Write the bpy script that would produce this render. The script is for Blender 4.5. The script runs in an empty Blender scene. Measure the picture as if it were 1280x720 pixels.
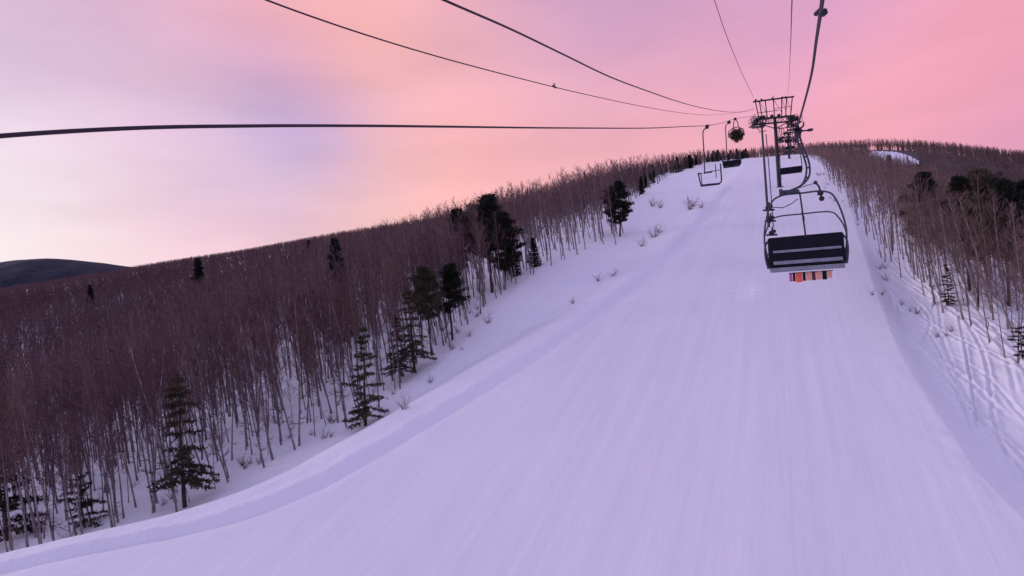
import bpy, math, random
import numpy as np
from mathutils import Vector, Matrix

R = math.radians
rnd = random.Random(7)
C = bpy.context.scene.collection
F = 800.0 / 1280.0          # focal length over image width
ROLL = 0.07                 # the camera hangs a little crooked
CR, SR = math.cos(ROLL), math.sin(ROLL)
UX, UY = 0.39, 0.9208       # uphill direction of the run (x, y)


# ------------------------------------------------------------------ helpers
def at(px, py, d):
    """world point seen at photo pixel (px, py), d metres ahead"""
    xa = (px - 640) / 800 * d
    za = (360 - py) / 800 * d
    return Vector((xa * CR + za * SR, d, -xa * SR + za * CR))


def topx(x, y, z):
    xa = x * CR - z * SR
    za = x * SR + z * CR
    return 640 + 800 * xa / y, 360 - 800 * za / y


def uv_of(x, y):
    return UX * x + UY * y, UY * x - UX * y


def xy_of(u, v):
    return UX * u + UY * v, UY * u - UX * v


def smooth(a, b, x):
    t = np.clip((x - a) / (b - a), 0, 1)
    return t * t * (3 - 2 * t)


GU = [-3000, -600, -60, -20, 0, 50, 75, 100, 150, 200, 250, 290, 330, 420, 800, 3000]
GZ = [-190, -140, -27, -17.2, -12, 1.2, 7.9, 14.6, 26.6, 37.6, 47.6, 54, 57.5, 60, 40, -120]


def g_of(u):
    # piecewise profile, softened
    s = 0
    for o in (-9, -4.5, 0, 4.5, 9):
        s = s + np.interp(u + o, GU, GZ)
    return s / 5


def soft_interp(u, xs, ys):
    s = 0
    for o in (-1.6, -.8, 0, .8, 1.6):
        s = s + np.interp(u + o, xs, ys)
    return s / 5




EL_U = [-60, 10, 16, 20, 24, 30, 50, 65, 75, 100, 141, 250, 400]
EL_V = [-44, -34, -30, -27, -24.5, -20.5, -21, -17.5, -19.5, -22, -21, -19, -19]
ER_U = [-60, 0, 25, 60, 140, 250, 400]
ER_V = [14, 10.5, 9.0, 7.8, 7.4, 6, 6]


def plane_uv(pts):
    out = []
    for px, py in pts:
        X_, Z_ = (px - 640) / 800, (360 - py) / 800
        for d in np.arange(10, 200, .1):
            u, v = uv_of(X_ * d, d)
            if Z_ * d < float(g_of(u)): break
        out.append((u, v))
    out.sort()
    return [float(p[0]) for p in out], [float(p[1]) for p in out]


a, b = plane_uv([(0, 684), (120, 668), (250, 638), (350, 600), (440, 552), (520, 506), (600, 462), (690, 410), (800, 340), (860, 290)])
LIP_U = [-60, a[0] - 12] + a + [120, 300]; LIP_V = [b[0] - 50, b[0] - 11] + b + [-6.5, -5]
a, b = plane_uv([(0, 699), (120, 686), (250, 662), (350, 625), (440, 577), (520, 531), (600, 486), (690, 430), (800, 355), (860, 303)])
TRK_U = [-60, a[0] - 12] + a + [120, 300]; TRK_V = [b[0] - 45, b[0] - 9] + b + [-5.5, -4]



a, b = plane_uv([(640, 347), (700, 322), (745, 309), (781, 302), (786, 280), (791, 262), (820, 234), (850, 218), (900, 203), (925, 197), (940, 192)])
k_ = [i for i in range(len(EL_U)) if EL_U[i] < a[0] - 8]
EL_U = [EL_U[i] for i in k_] + a + [400]; EL_V = [EL_V[i] for i in k_] + b + [b[-1]]
a, b = plane_uv([(1032, 200), (1038, 212), (1047, 228), (1062, 250), (1090, 290), (1130, 335), (1180, 382), (1230, 430), (1280, 470)])
ER_U = [-60, a[0] - 15] + a + [400]; ER_V = [b[0] + 8, b[0] + 3] + b + [b[-1]]
ER_V = [q_ - (.35 if u_ < 30 else .45) for u_, q_ in zip(ER_U, ER_V)]


PU, PV = [q[0] for q in plane_uv([(925, 362)])]


a, b = plane_uv([(1060, 228), (1068, 262), (1076, 300), (1088, 350), (1102, 400), (1128, 465), (1175, 548), (1215, 612), (1280, 668)])
GR_U = [-60, a[0] - 12] + a + [300]; GR_V = [b[0] + 18, b[0] + 3] + b + [b[-1]]


def groom_r(u): return soft_interp(u, GR_U, GR_V)


def lip(u): return soft_interp(u, LIP_U, LIP_V)
def trk(u): return soft_interp(u, TRK_U, TRK_V)
def edge_l(u): return np.interp(u, EL_U, EL_V)
def edge_r(u): return np.interp(u, ER_U, ER_V)


def fbm(x, y, seed, n=4, f0=1.0):
    """cheap smooth noise as a sum of rotated sines"""
    r = random.Random(seed)
    s = 0; a = 1.0; tot = 0
    f = f0
    for k in range(n):
        for j in range(3):
            th = r.uniform(0, 6.28); ph = r.uniform(0, 6.28); ff = f * r.uniform(.75, 1.3)
            s = s + a * np.sin((x * math.cos(th) + y * math.sin(th)) * ff + ph
                               + 1.3 * np.sin((y * math.cos(th) - x * math.sin(th)) * ff * .7 + ph * 2))
            tot += a
        a *= .55; f *= 2.0
    return s / tot * 1.6


def tracks():
    r = random.Random(3)
    T = []
    for k in range(44):
        base = r.uniform(4.9, 10.5)
        T.append((base, r.gauss(0, .11), r.uniform(.05, .5), r.uniform(5, 14), r.uniform(0, 6.28),
                  r.uniform(.045, .08), r.uniform(.05, .11), r.uniform(4, 60), r.uniform(8, 40)))
    return T


TR = tracks()


def H(x, y):
    x = np.asarray(x, float); y = np.asarray(y, float)
    u, v = uv_of(x, y)
    z = g_of(u)
    # left of the groomed lip: a bank and then the falling wooded side
    L = lip(u)
    near = 1 - smooth(24, 60, u)
    far_w = 1 - smooth(90, 200, np.abs(u - 20))
    bank = (0.35 + 2.1 * near) * far_w
    z = z - bank * smooth(0, 1, (L - v) / (3.0 + 3.0 * near))
    v0 = np.minimum(-20, L - 2)
    z = z - (0.215 * np.clip(v0 - v, 0, 60) + .10 * np.clip(v0 - 60 - v, 0, 500) + .03 * np.clip(-580 - v, 0, 2500))
    # shallow dish of the open snow on the upper left, raised rim beside the packed edge
    m = (u > 0) & (u < 420)
    T = trk(u) - .15
    st_ = np.where(m, smooth(0, .42 + .3 * smooth(30, 60, u), T - v) * (1 - smooth(75, 125, u)), 0)
    z = z + st_ * (.13 * (1 - smooth(30, 55, u)) + .40 * smooth(30, 55, u) * (.7 + .5 * np.sin(u * .33))) * (1 - smooth(.35, 1.3 + .14 * np.clip(u - 25, 0, 50), T - v))
    z = z - np.where(m, .19 * (1 - smooth(75, 125, u)) * np.exp(-((v - T - .12) / (.30 + .2 * smooth(30, 60, u))) ** 2), 0)
    z = z + np.where(m, .05 * fbm(x, y, 31, 3, 2.7) * np.exp(-((v - T + .3) / .8) ** 2), 0)
    z = z + .035 * fbm(x, y, 33, 3, 2.9) * np.exp(-((v - groom_r(u) - .5) / .9) ** 2)
    # right side: rough hollow then the wooded side falling off
    GE = groom_r(u)
    z = z - .55 * smooth(-.05, 1.1, v - GE) + .75 * smooth(1.6, 5.2, v - GE)
    z = z - .50 * np.clip(v - 10.5, 0, 19) - .30 * np.clip(v - 29.5, 0, 90) - .10 * np.clip(v - 119.5, 0, 300) - .02 * np.clip(v - 413, 0, 2500)
    z = z + .5 * fbm(x, y, 5, 2, .05) * smooth(0, 6, np.maximum(-21 - v, v - 9))
    z = z + .09 * fbm(x, y, 6, 3, .45) * (smooth(0, 3, L - v) + smooth(.3, 2, v - GE))
    z = z + .02 * fbm(x, y, 9, 2, .35)
    rough = smooth(.5, 1.6, v - GE + .2 * np.sin(u * .9)) * (1 - smooth(10.5, 13, v)) * (u > 4) * (u < 160)
    if np.any(rough > 0):
        for (b, sl, am, wl, ph, w, dp, u0, ln) in TR:
            vc = b + sl * (u - 30) + am * np.sin(u / wl * 6.28 / 2 + ph)
            dv = (v - vc) / w
            mask = smooth(u0, u0 + 2, u) * (1 - smooth(u0 + ln, u0 + ln + 4, u))
            z = z + .72 * rough * mask * (-dp * np.exp(-dv * dv) + dp * .9 * np.exp(-(np.abs(dv) - 1.9) ** 2))
        z = z + rough * .04 * fbm(x, y, 15, 3, 4.0)
    z = z - .22 * np.exp(-((u - PU) / 2.0) ** 2 - ((v - PV) / .8) ** 2) * (1 + np.sin(u * 7 + v * 3))
    return z - ROLL * x


def Hs(x, y): return float(H(np.array([x]), np.array([y]))[0])


def on_ground(px, py, d0=12, d1=420):
    """where the ray through a photo pixel meets the snow"""
    ds = np.concatenate([np.arange(d0, 120, .25), np.arange(120, d1, 1.0)])
    p = at(px, py, 1.0)
    x = p.x * ds; z = p.z * ds
    h = H(x, ds)
    below = np.nonzero(z < h)[0]
    i = below[0] if len(below) else int(np.argmin(z - h))
    return Vector((x[i], ds[i], h[i]))


# ------------------------------------------------------------------ materials
def new_mat(name):
    m = bpy.data.materials.new(name); m.use_nodes = True
    return m, m.node_tree, m.node_tree.nodes['Principled BSDF']


def mat(name, col, rough=.6, metal=0.0, var=.25, scale=8, bump=0.0, col2=None, island=False):
    m, nt, b = new_mat(name)
    N = nt.nodes; Lk = nt.links
    tc = N.new('ShaderNodeTexCoord')
    nz = N.new('ShaderNodeTexNoise'); nz.inputs['Scale'].default_value = scale; nz.inputs['Detail'].default_value = 6
    Lk.new(tc.outputs['Object'], nz.inputs['Vector'])
    cr = N.new('ShaderNodeValToRGB')
    lo = [c * (1 - var) for c in col]; hi = col2 if col2 else [min(1, c * (1 + var)) for c in col]
    cr.color_ramp.elements[0].position = .32; cr.color_ramp.elements[1].position = .68
    cr.color_ramp.elements[0].color = (*lo, 1); cr.color_ramp.elements[1].color = (*hi, 1)
    Lk.new(nz.outputs['Fac'], cr.inputs['Fac'])
    out = cr.outputs['Color']
    if island:
        gi = N.new('ShaderNodeNewGeometry'); oi = N.new('ShaderNodeObjectInfo')
        ad = N.new('ShaderNodeMath'); ad.operation = 'ADD'
        Lk.new(gi.outputs['Random Per Island'], ad.inputs[0]); Lk.new(oi.outputs['Random'], ad.inputs[1])
        mr = N.new('ShaderNodeMapRange'); mr.inputs['From Max'].default_value = 2
        mr.inputs['To Min'].default_value = .55; mr.inputs['To Max'].default_value = 1.5
        Lk.new(ad.outputs[0], mr.inputs['Value'])
        mx = N.new('ShaderNodeVectorMath'); mx.operation = 'SCALE'
        Lk.new(out, mx.inputs[0]); Lk.new(mr.outputs['Result'], mx.inputs['Scale'])
        out = mx.outputs['Vector']
    Lk.new(out, b.inputs['Base Color'])
    b.inputs['Roughness'].default_value = rough; b.inputs['Metallic'].default_value = metal
    if bump:
        bp = N.new('ShaderNodeBump'); bp.inputs['Strength'].default_value = bump; bp.inputs['Distance'].default_value = .02
        Lk.new(nz.outputs['Fac'], bp.inputs['Height']); Lk.new(bp.outputs['Normal'], b.inputs['Normal'])
    return m


def snow_mat():
    m, nt, b = new_mat('snow'); N = nt.nodes; Lk = nt.links
    tc = N.new('ShaderNodeTexCoord')
    # x axis of this space = across the run, y = up the run
    mp = N.new('ShaderNodeMapping'); mp.vector_type = 'POINT'
    mp.inputs['Rotation'].default_value = (0, 0, math.atan2(UX, UY))
    Lk.new(tc.outputs['Object'], mp.inputs['Vector'])

    def noise(scale, sx=1, sy=1, det=5, rough=.6):
        s = N.new('ShaderNodeMapping'); s.inputs['Scale'].default_value = (sx, sy, .015 if sy < .1 else .5)
        Lk.new(mp.outputs['Vector'], s.inputs['Vector'])
        n = N.new('ShaderNodeTexNoise'); n.inputs['Scale'].default_value = scale
        n.inputs['Detail'].default_value = det; n.inputs['Roughness'].default_value = rough
        Lk.new(s.outputs['Vector'], n.inputs['Vector']); return n.outputs['Fac']

    def math_(op, a, b_):
        n = N.new('ShaderNodeMath'); n.operation = op
        for i, q in enumerate((a, b_)):
            if isinstance(q, (int, float)): n.inputs[i].default_value = q
            else: Lk.new(q, n.inputs[i])
        return n.outputs[0]
    at_ = N.new('ShaderNodeAttribute'); at_.attribute_name = 'groomed'
    gr = at_.outputs['Fac']
    stripes = noise(2.2, 1, .022, 5, .62)        # long tracks of the groomer and of skis
    fine = noise(10, 1, .02, 2, .5)
    blot = noise(.35, 1, .35, 5)
    lumps = noise(1.6, 1, .6, 7, .62)
    pits = noise(9, 1, .8, 4)
    hg = math_('ADD', math_('MULTIPLY', stripes, .062), math_('ADD', math_('MULTIPLY', fine, .009), math_('MULTIPLY', blot, .25)))
    hr = math_('ADD', math_('MULTIPLY', lumps, .40), math_('MULTIPLY', pits, .05))
    mixh = N.new('ShaderNodeMix'); mixh.data_type = 'FLOAT'
    Lk.new(gr, mixh.inputs[0]); Lk.new(hr, mixh.inputs[2]); Lk.new(hg, mixh.inputs[3])
    bp = N.new('ShaderNodeBump'); bp.inputs['Strength'].default_value = .55; bp.inputs['Distance'].default_value = .55
    Lk.new(mixh.outputs[0], bp.inputs['Height']); Lk.new(bp.outputs['Normal'], b.inputs['Normal'])
    # packed snow is a touch greyer than fresh snow
    cr = N.new('ShaderNodeValToRGB')
    cr.color_ramp.elements[0].position = .3; cr.color_ramp.elements[0].color = (.80, .79, .83, 1)
    cr.color_ramp.elements[1].position = .7; cr.color_ramp.elements[1].color = (.91, .90, .92, 1)
    sm = math_('ADD', math_('MULTIPLY', stripes, .6), math_('MULTIPLY', blot, .4))
    Lk.new(sm, cr.inputs['Fac'])
    fresh = N.new('ShaderNodeMix'); fresh.data_type = 'RGBA'
    fresh.inputs[6].default_value = (.86, .86, .90, 1)
    Lk.new(gr, fresh.inputs[0]); Lk.new(cr.outputs['Color'], fresh.inputs[7])
    Lk.new(fresh.outputs[2], b.inputs['Base Color'])
    b.inputs['Roughness'].default_value = .72
    b.inputs['Specular IOR Level'].default_value = .25
    return m


M = {}
M['snow'] = snow_mat()
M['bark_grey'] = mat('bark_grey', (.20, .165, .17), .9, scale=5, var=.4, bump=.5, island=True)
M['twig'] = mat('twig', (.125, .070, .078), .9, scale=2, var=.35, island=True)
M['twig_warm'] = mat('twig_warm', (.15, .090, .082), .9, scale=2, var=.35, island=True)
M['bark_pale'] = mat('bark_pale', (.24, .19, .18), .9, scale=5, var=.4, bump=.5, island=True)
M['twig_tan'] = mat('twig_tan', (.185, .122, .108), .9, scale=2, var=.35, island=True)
M['bark_dark'] = mat('bark_dark', (.06, .045, .042), .95, scale=6, var=.4, bump=.5)
M['needle'] = mat('needle', (.024, .027, .019), .85, scale=1.5, var=.45, island=True)
M['needle_warm'] = mat('needle_warm', (.058, .052, .032), .85, scale=1.5, var=.45, island=True)
M['steel_dark'] = mat('steel_dark', (.022, .02, .03), .55, .3, scale=6, var=.3)
M['steel_grey'] = mat('steel_grey', (.055, .055, .075), .5, .4, scale=9, var=.25)
M['silver'] = mat('silver', (.24, .25, .29), .45, .5, scale=5, var=.15)
M['black_vinyl'] = mat('black_vinyl', (.010, .010, .016), .7, scale=12, var=.3, bump=.2)
M['cable'] = mat('cable', (.035, .02, .035), .6, .4, scale=30, var=.3)
M['rubber'] = mat('rubber', (.015, .015, .018), .8, scale=20)
M['coral'] = mat('coral', (.95, .13, .07), .5, scale=20, var=.12)
M['magenta'] = mat('magenta', (.60, .12, .28), .5, scale=20, var=.12)
M['peach'] = mat('peach', (.90, .38, .26), .5, scale=20, var=.2)
M['maroon'] = mat('maroon', (.10, .012, .02), .5, scale=20, var=.12)
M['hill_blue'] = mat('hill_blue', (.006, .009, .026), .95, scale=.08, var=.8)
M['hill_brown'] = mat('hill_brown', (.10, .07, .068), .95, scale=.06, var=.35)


for k_ in ('black_vinyl', 'rubber', 'needle', 'needle_warm', 'twig', 'twig_warm', 'bark_grey', 'bark_pale', 'twig_tan', 'bark_dark'):
    M[k_].node_tree.nodes['Principled BSDF'].inputs['Specular IOR Level'].default_value = .12


# ------------------------------------------------------------------ mesh tools
class MB:
    def __init__(s): s.v = []; s.f = []; s.m = []; s.n = 0

    def add(s, V, Fc, mi=0):
        V = np.asarray(V, float); s.v.append(V)
        s.f += [tuple(int(i) + s.n for i in f) for f in Fc]; s.m += [mi] * len(Fc); s.n += len(V)

    def box(s, c, sz, mi=0, rot=None, bevel=.0):
        c = Vector(c); hx, hy, hz = [q / 2 for q in sz]
        b = min(bevel, hx * .9, hy * .9, hz * .9)
        if b > 0:
            pts = []; ring = [(-hx + b, -hy), (hx - b, -hy), (hx, -hy + b), (hx, hy - b), (hx - b, hy), (-hx + b, hy), (-hx, hy - b), (-hx, -hy + b)]
            for z, k in ((-hz, 1 - b / max(hx, hy)), (-hz + b, 1), (hz - b, 1), (hz, 1 - b / max(hx, hy))):
                pts += [Vector((x * k, y * k, z)) for x, y in ring]
            F_ = [tuple(range(7, -1, -1)), tuple(range(24, 32))]
            for r in range(3):
                for i in range(8):
                    j = (i + 1) % 8; F_.append((r * 8 + i, r * 8 + j, r * 8 + 8 + j, r * 8 + 8 + i))
        else:
            pts = [Vector((x, y, z)) for z in (-hz, hz) for x, y in ((-hx, -hy), (hx, -hy), (hx, hy), (-hx, hy))]
            F_ = [(3, 2, 1, 0), (4, 5, 6, 7), (0, 1, 5, 4), (1, 2, 6, 5), (2, 3, 7, 6), (3, 0, 4, 7)]
        if rot is not None: pts = [rot @ p for p in pts]
        s.add([tuple(p + c) for p in pts], F_, mi)

    def tube(s, pts, rad, n=8, mi=0, cap=True):
        pts = [Vector(p) for p in pts]
        if not isinstance(rad, (list, tuple)): rad = [rad] * len(pts)
        V = []; up = None
        for i, p in enumerate(pts):
            d = (pts[min(i + 1, len(pts) - 1)] - pts[max(i - 1, 0)]).normalized()
            if up is None:
                up = Vector((0, 0, 1)) if abs(d.z) < .9 else Vector((1, 0, 0))
            a = d.cross(up).normalized(); b = a.cross(d).normalized(); up = b
            for k in range(n):
                t = 2 * math.pi * k / n
                V.append(tuple(p + (a * math.cos(t) + b * math.sin(t)) * rad[i]))
        Fc = []
        for i in range(len(pts) - 1):
            for k in range(n):
                j = (k + 1) % n
                Fc.append((i * n + k, i * n + j, (i + 1) * n + j, (i + 1) * n + k))
        if cap:
            Fc.append(tuple(range(n - 1, -1, -1))); Fc.append(tuple((len(pts) - 1) * n + k for k in range(n)))
        s.add(V, Fc, mi)

    def disc(s, c, axis, r, w, n=14, mi=0):
        c = Vector(c); a = Vector(axis).normalized()
        s.tube([c - a * w / 2, c - a * w * .45, c + a * w * .45, c + a * w / 2], [r * .8, r, r, r * .8], n, mi)

    def mesh(s, name, mats):
        me = bpy.data.meshes.new(name)
        V = np.concatenate(s.v) if s.v else np.zeros((0, 3))
        me.from_pydata(V.tolist(), [], s.f)
        for m in mats: me.materials.append(M[m])
        if len(mats) > 1: me.polygons.foreach_set('material_index', s.m)
        me.update(); return me

    def build(s, name, mats, parent=None, smoothed=True):
        if isinstance(mats, str): mats = [mats]
        me = s.mesh(name, mats)
        if smoothed:
            me.polygons.foreach_set('use_smooth', [True] * len(me.polygons))
            try: me.set_sharp_from_angle(angle=R(40))
            except Exception: pass
        o = bpy.data.objects.new(name, me); C.objects.link(o)
        if parent: o.parent = parent
        return o


def spline(pts, n=6):
    """Catmull-Rom through the points"""
    P = [Vector(p) for p in pts]; P = [P[0] * 2 - P[1]] + P + [P[-1] * 2 - P[-2]]
    out = []
    for i in range(1, len(P) - 2):
        a, b, c, d = P[i - 1:i + 3]
        for k in range(n):
            t = k / n
            out.append(.5 * ((2 * b) + (c - a) * t + (2 * a - 5 * b + 4 * c - d) * t * t + (3 * b - a - 3 * c + d) * t ** 3))
    out.append(P[-2]); return out


def tag(o, label, cat, group=None):
    o['label'] = label; o['category'] = cat
    if group: o['group'] = group
    return o


def empty(name, loc=(0, 0, 0), rz=0, label=None, cat=None, group=None):
    o = bpy.data.objects.new(name, None); C.objects.link(o)
    o.location = loc; o.rotation_euler = (0, 0, rz); o.empty_display_size = .3
    if label: tag(o, label, cat, group)
    return o


def copy_tree(o, parent=None):
    c = o.copy(); C.objects.link(c)
    if parent: c.parent = parent
    for ch in list(o.children): copy_tree(ch, c)
    return c


def np_mesh(name, V, Fc, mats, parent=None, obj=True):
    """V (n,3), Fc (m,k) all faces the same size"""
    me = bpy.data.meshes.new(name)
    k = Fc.shape[1]
    me.vertices.add(len(V)); me.vertices.foreach_set('co', np.ascontiguousarray(V, np.float32).ravel())
    me.loops.add(Fc.size); me.loops.foreach_set('vertex_index', np.ascontiguousarray(Fc, np.int32).ravel())
    me.polygons.add(len(Fc)); me.polygons.foreach_set('loop_start', np.arange(0, Fc.size, k, dtype=np.int32))
    me.update(calc_edges=True)
    for m in mats: me.materials.append(M[m])
    if not obj: return me
    o = bpy.data.objects.new(name, me); C.objects.link(o)
    if parent: o.parent = parent
    return o


# ------------------------------------------------------------------ terrain
def axis_steps(parts):
    out = []
    for a, b, s in parts:
        out += list(np.arange(a, b, s))
    out.append(parts[-1][1]); return np.array(out)


us = axis_steps([(-3000, -600, 300), (-600, -60, 30), (-60, 0, 3), (0, 10, .4), (10, 48, .15), (48, 80, .4), (80, 160, 1.2), (160, 420, 4), (420, 900, 40), (900, 3000, 200)])
vs = axis_steps([(-3000, -600, 200), (-600, -120, 16), (-120, -36, 2.5), (-36, -28, .5), (-28, -4, .18), (-4, 4.6, .3), (4.6, 11.5, .04), (11.5, 30, .9), (30, 120, 5), (120, 600, 24), (600, 3000, 200)])
Ug, Vg = np.meshgrid(us, vs, indexing='ij')
Xg, Yg = xy_of(Ug, Vg)
Zg = H(Xg, Yg)
nu, nv = Ug.shape
idx = np.arange(nu * nv).reshape(nu, nv)
quads = np.stack([idx[:-1, :-1], idx[1:, :-1], idx[1:, 1:], idx[:-1, 1:]], -1).reshape(-1, 4)[:, ::-1]
ground = np_mesh('ground', np.stack([Xg, Yg, Zg], -1).reshape(-1, 3), quads, ['snow'])
ground['kind'] = 'structure'
me = ground.data
me.polygons.foreach_set('use_smooth', [True] * len(me.polygons))
att = me.attributes.new('groomed', 'FLOAT', 'POINT')
gm = smooth(-.6, .6, Vg - trk(Ug)) * (1 - smooth(-.1, .25, Vg - groom_r(Ug)))
att.data.foreach_set('value', gm.astype(np.float32).ravel())


def hill(name, crest, d, depth, drop, matname, bump, seed):
    """a long hill: crest pixels at distance d, slopes falling to both sides"""
    P = [at(px, py, d) for px, py in crest]
    xs = np.array([p.x for p in P]); zs = np.array([p.z for p in P])
    X = np.linspace(xs[0], xs[-1], 260); T = np.linspace(-1, 1, 70)
    XX, TT = np.meshgrid(X, T, indexing='ij')
    ZC = sum(np.interp(XX + o, xs, zs) for o in (-20, -10, 0, 10, 20)) / 5
    YY = d + TT * depth
    ZZ = ZC - drop * np.abs(TT) ** 1.5 + bump * fbm(XX, YY, seed, 4, .02) * (1 - np.exp(-np.abs(TT) * 6) * .75)
    n, m_ = XX.shape; ii = np.arange(n * m_).reshape(n, m_)
    q = np.stack([ii[:-1, :-1], ii[1:, :-1], ii[1:, 1:], ii[:-1, 1:]], -1).reshape(-1, 4)
    o = np_mesh(name, np.stack([XX, YY, ZZ], -1).reshape(-1, 3), q, [matname])
    o.data.polygons.foreach_set('use_smooth', [True] * len(o.data.polygons))
    o['kind'] = 'structure'
    return o, (lambda x, y: np.interp(x, xs, zs) - drop * np.abs((y - d) / depth) ** 1.5)


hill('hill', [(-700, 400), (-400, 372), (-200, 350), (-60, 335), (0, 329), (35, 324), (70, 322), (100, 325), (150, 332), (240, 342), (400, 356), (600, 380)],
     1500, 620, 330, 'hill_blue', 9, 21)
far_hill, hz = hill('hill', [(860, 214), (940, 199), (1000, 194), (1060, 190), (1100, 190), (1140, 193), (1200, 200), (1280, 211), (1400, 226), (1600, 250), (1900, 300)],
                    520, 260, 120, 'hill_brown', 3, 22)
# the snowy clearing on that hill: a ski run of its own
cl = []
mcl = MB()
pts_top = [(1087, 190.5), (1100, 190), (1118, 191), (1130, 194), (1140, 199), (1147, 203)]
pts_bot = [(1091, 195), (1102, 198.5), (1118, 199.5), (1130, 201.5), (1140, 203), (1147, 203.6)]


def on_hill(px, py):
    p = at(px, py, 1.0)
    for d in np.arange(262, 520, 1.0):
        if p.z * d < hz(p.x * d, d) + 1.5: return Vector((p.x * d, d, p.z * d))
    return Vector((p.x * 519, 519, p.z * 519))


# ------------------------------------------------------------------ bare trees
def rand_unit(r):
    while True:
        v = Vector((r.uniform(-1, 1), r.uniform(-1, 1), r.uniform(-1, 1)))
        if .05 < v.length < 1: return v.normalized()


def seg_arrays(segs, sides=3):
    """segs: list of (p0, p1, r0, r1) -> quads of tapered prisms"""
    A = np.array([s[0] for s in segs]); B = np.array([s[1] for s in segs])
    r0 = np.array([s[2] for s in segs]); r1 = np.array([s[3] for s in segs])
    D = B - A; D /= np.linalg.norm(D, axis=1)[:, None] + 1e-9
    up = np.where(np.abs(D[:, 2:3]) < .9, [[0, 0, 1.]], [[1., 0, 0]])
    a = np.cross(D, up); a /= np.linalg.norm(a, axis=1)[:, None] + 1e-9
    b = np.cross(a, D)
    V = []
    for P, r in ((A, r0), (B, r1)):
        for k in range(sides):
            t = 2 * math.pi * k / sides
            V.append(P + (a * math.cos(t) + b * math.sin(t)) * r[:, None])
    V = np.stack(V, 1)
    n = len(segs); base = np.arange(n)[:, None] * 2 * sides
    Fc = []
    for k in range(sides):
        j = (k + 1) % sides
        Fc.append(base + np.array([[k, j, sides + j, sides + k]]))
    return V.reshape(-1, 3), np.stack(Fc, 1).reshape(-1, 4)


def bare_tree(seed, Ht=9.0, r0=.075, limbs=26, twigs=6, subs=3, start=.38, thick=1.0, lean=.05):
    r = random.Random(seed)
    lx, ly = r.uniform(-lean, lean), r.uniform(-lean, lean)
    w1, w2 = r.uniform(-.12, .12), r.uniform(-.12, .12); ph = r.uniform(0, 6)

    def axis(h):
        return Vector((lx * h * Ht + w1 * math.sin(h * 5 + ph) * (.3 + h), ly * h * Ht + w2 * math.cos(h * 4 + ph) * (.3 + h), h * Ht))
    o = axis(0)
    rad = lambda h: r0 * (1.0 + .5 * math.exp(-h * 30)) * (1 - h) ** .8 + .006
    trunk = [(axis(h / 14) - Vector((o.x, o.y, .45 if h == 0 else 0)), axis((h + 1) / 14) - Vector((o.x, o.y, 0)), rad(h / 14), rad((h + 1) / 14)) for h in range(14)]
    crown = []
    for i in range(limbs):
        h = start + (1 - start) * ((i + r.random()) / limbs) ** .85
        h = min(h, .985)
        if r.random() < .1: h = r.uniform(.12, start)
        p = axis(h) - Vector((o.x, o.y, 0)); az = r.uniform(0, 6.28)
        el = R(r.uniform(30, 62)); ln = (.5 + (1 - h) * Ht * .27) * r.uniform(.6, 1.25)
        if h < start: ln = r.uniform(.3, .9); el = R(r.uniform(-5, 40))
        d = Vector((math.cos(az) * math.cos(el), math.sin(az) * math.cos(el), math.sin(el)))
        lr = max(.006, rad(h) * .42)
        q = p; segs = 3
        for k in range(segs):
            d2 = (d + rand_unit(r) * .16 + Vector((0, 0, .10 * k))).normalized()
            e = q + d2 * ln / segs
            crown.append((q, e, lr * (1 - k / segs * .75) * thick, lr * (1 - (k + 1) / segs * .75) * thick))
            for t in range(max(1, twigs // segs)):
                f = r.random(); s = q.lerp(e, f)
                td = (d2 + rand_unit(r) * .75 + Vector((0, 0, .35))).normalized()
                tl = ln * r.uniform(.28, .6)
                te = s + td * tl
                crown.append((s, te, .006 * thick, .003 * thick))
                for u_ in range(subs):
                    s2 = s.lerp(te, r.uniform(.2, .95))
                    sd = (td + rand_unit(r) * .7 + Vector((0, 0, .25))).normalized()
                    crown.append((s2, s2 + sd * tl * r.uniform(.25, .6), .0042 * thick, .002 * thick))
            q = e; d = d2
    tip = axis(.93) - Vector((o.x, o.y, 0))
    for k in range(5):
        dd = (Vector((0, 0, 1)) + rand_unit(r) * .4).normalized()
        crown.append((tip, tip + dd * r.uniform(.4, .9), .006 * thick, .002 * thick))
    return trunk, crown


VAR = []
for k in range(12):
    tk, cw = bare_tree(100 + k, Ht=9.0, r0=rnd.uniform(.04, .066), limbs=rnd.choice([36, 42, 50]), twigs=7, start=rnd.uniform(.4, .58), thick=1.25, lean=.09)
    Vt, Ft = seg_arrays(tk, 7); Vc, Fc_ = seg_arrays(cw, 3)
    mt = np_mesh('trunk', Vt, Ft, ['bark_grey'], obj=False); mt.polygons.foreach_set('use_smooth', [True] * len(mt.polygons))
    mc = np_mesh('crown', Vc, Fc_, ['twig' if k % 3 else 'twig_warm'], obj=False)
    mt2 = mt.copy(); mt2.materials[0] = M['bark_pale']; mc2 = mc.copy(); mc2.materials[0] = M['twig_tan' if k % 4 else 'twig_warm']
    VAR.append((mt, mc, mt2, mc2))

# candidate positions: jittered grid in run coordinates
cand = []
rr = random.Random(11)


def stunt(x, y):
    u, v = uv_of(x, y)
    return np.interp(u, [50, 110, 170, 240], [1.0, .80, .58, .42])


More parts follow.
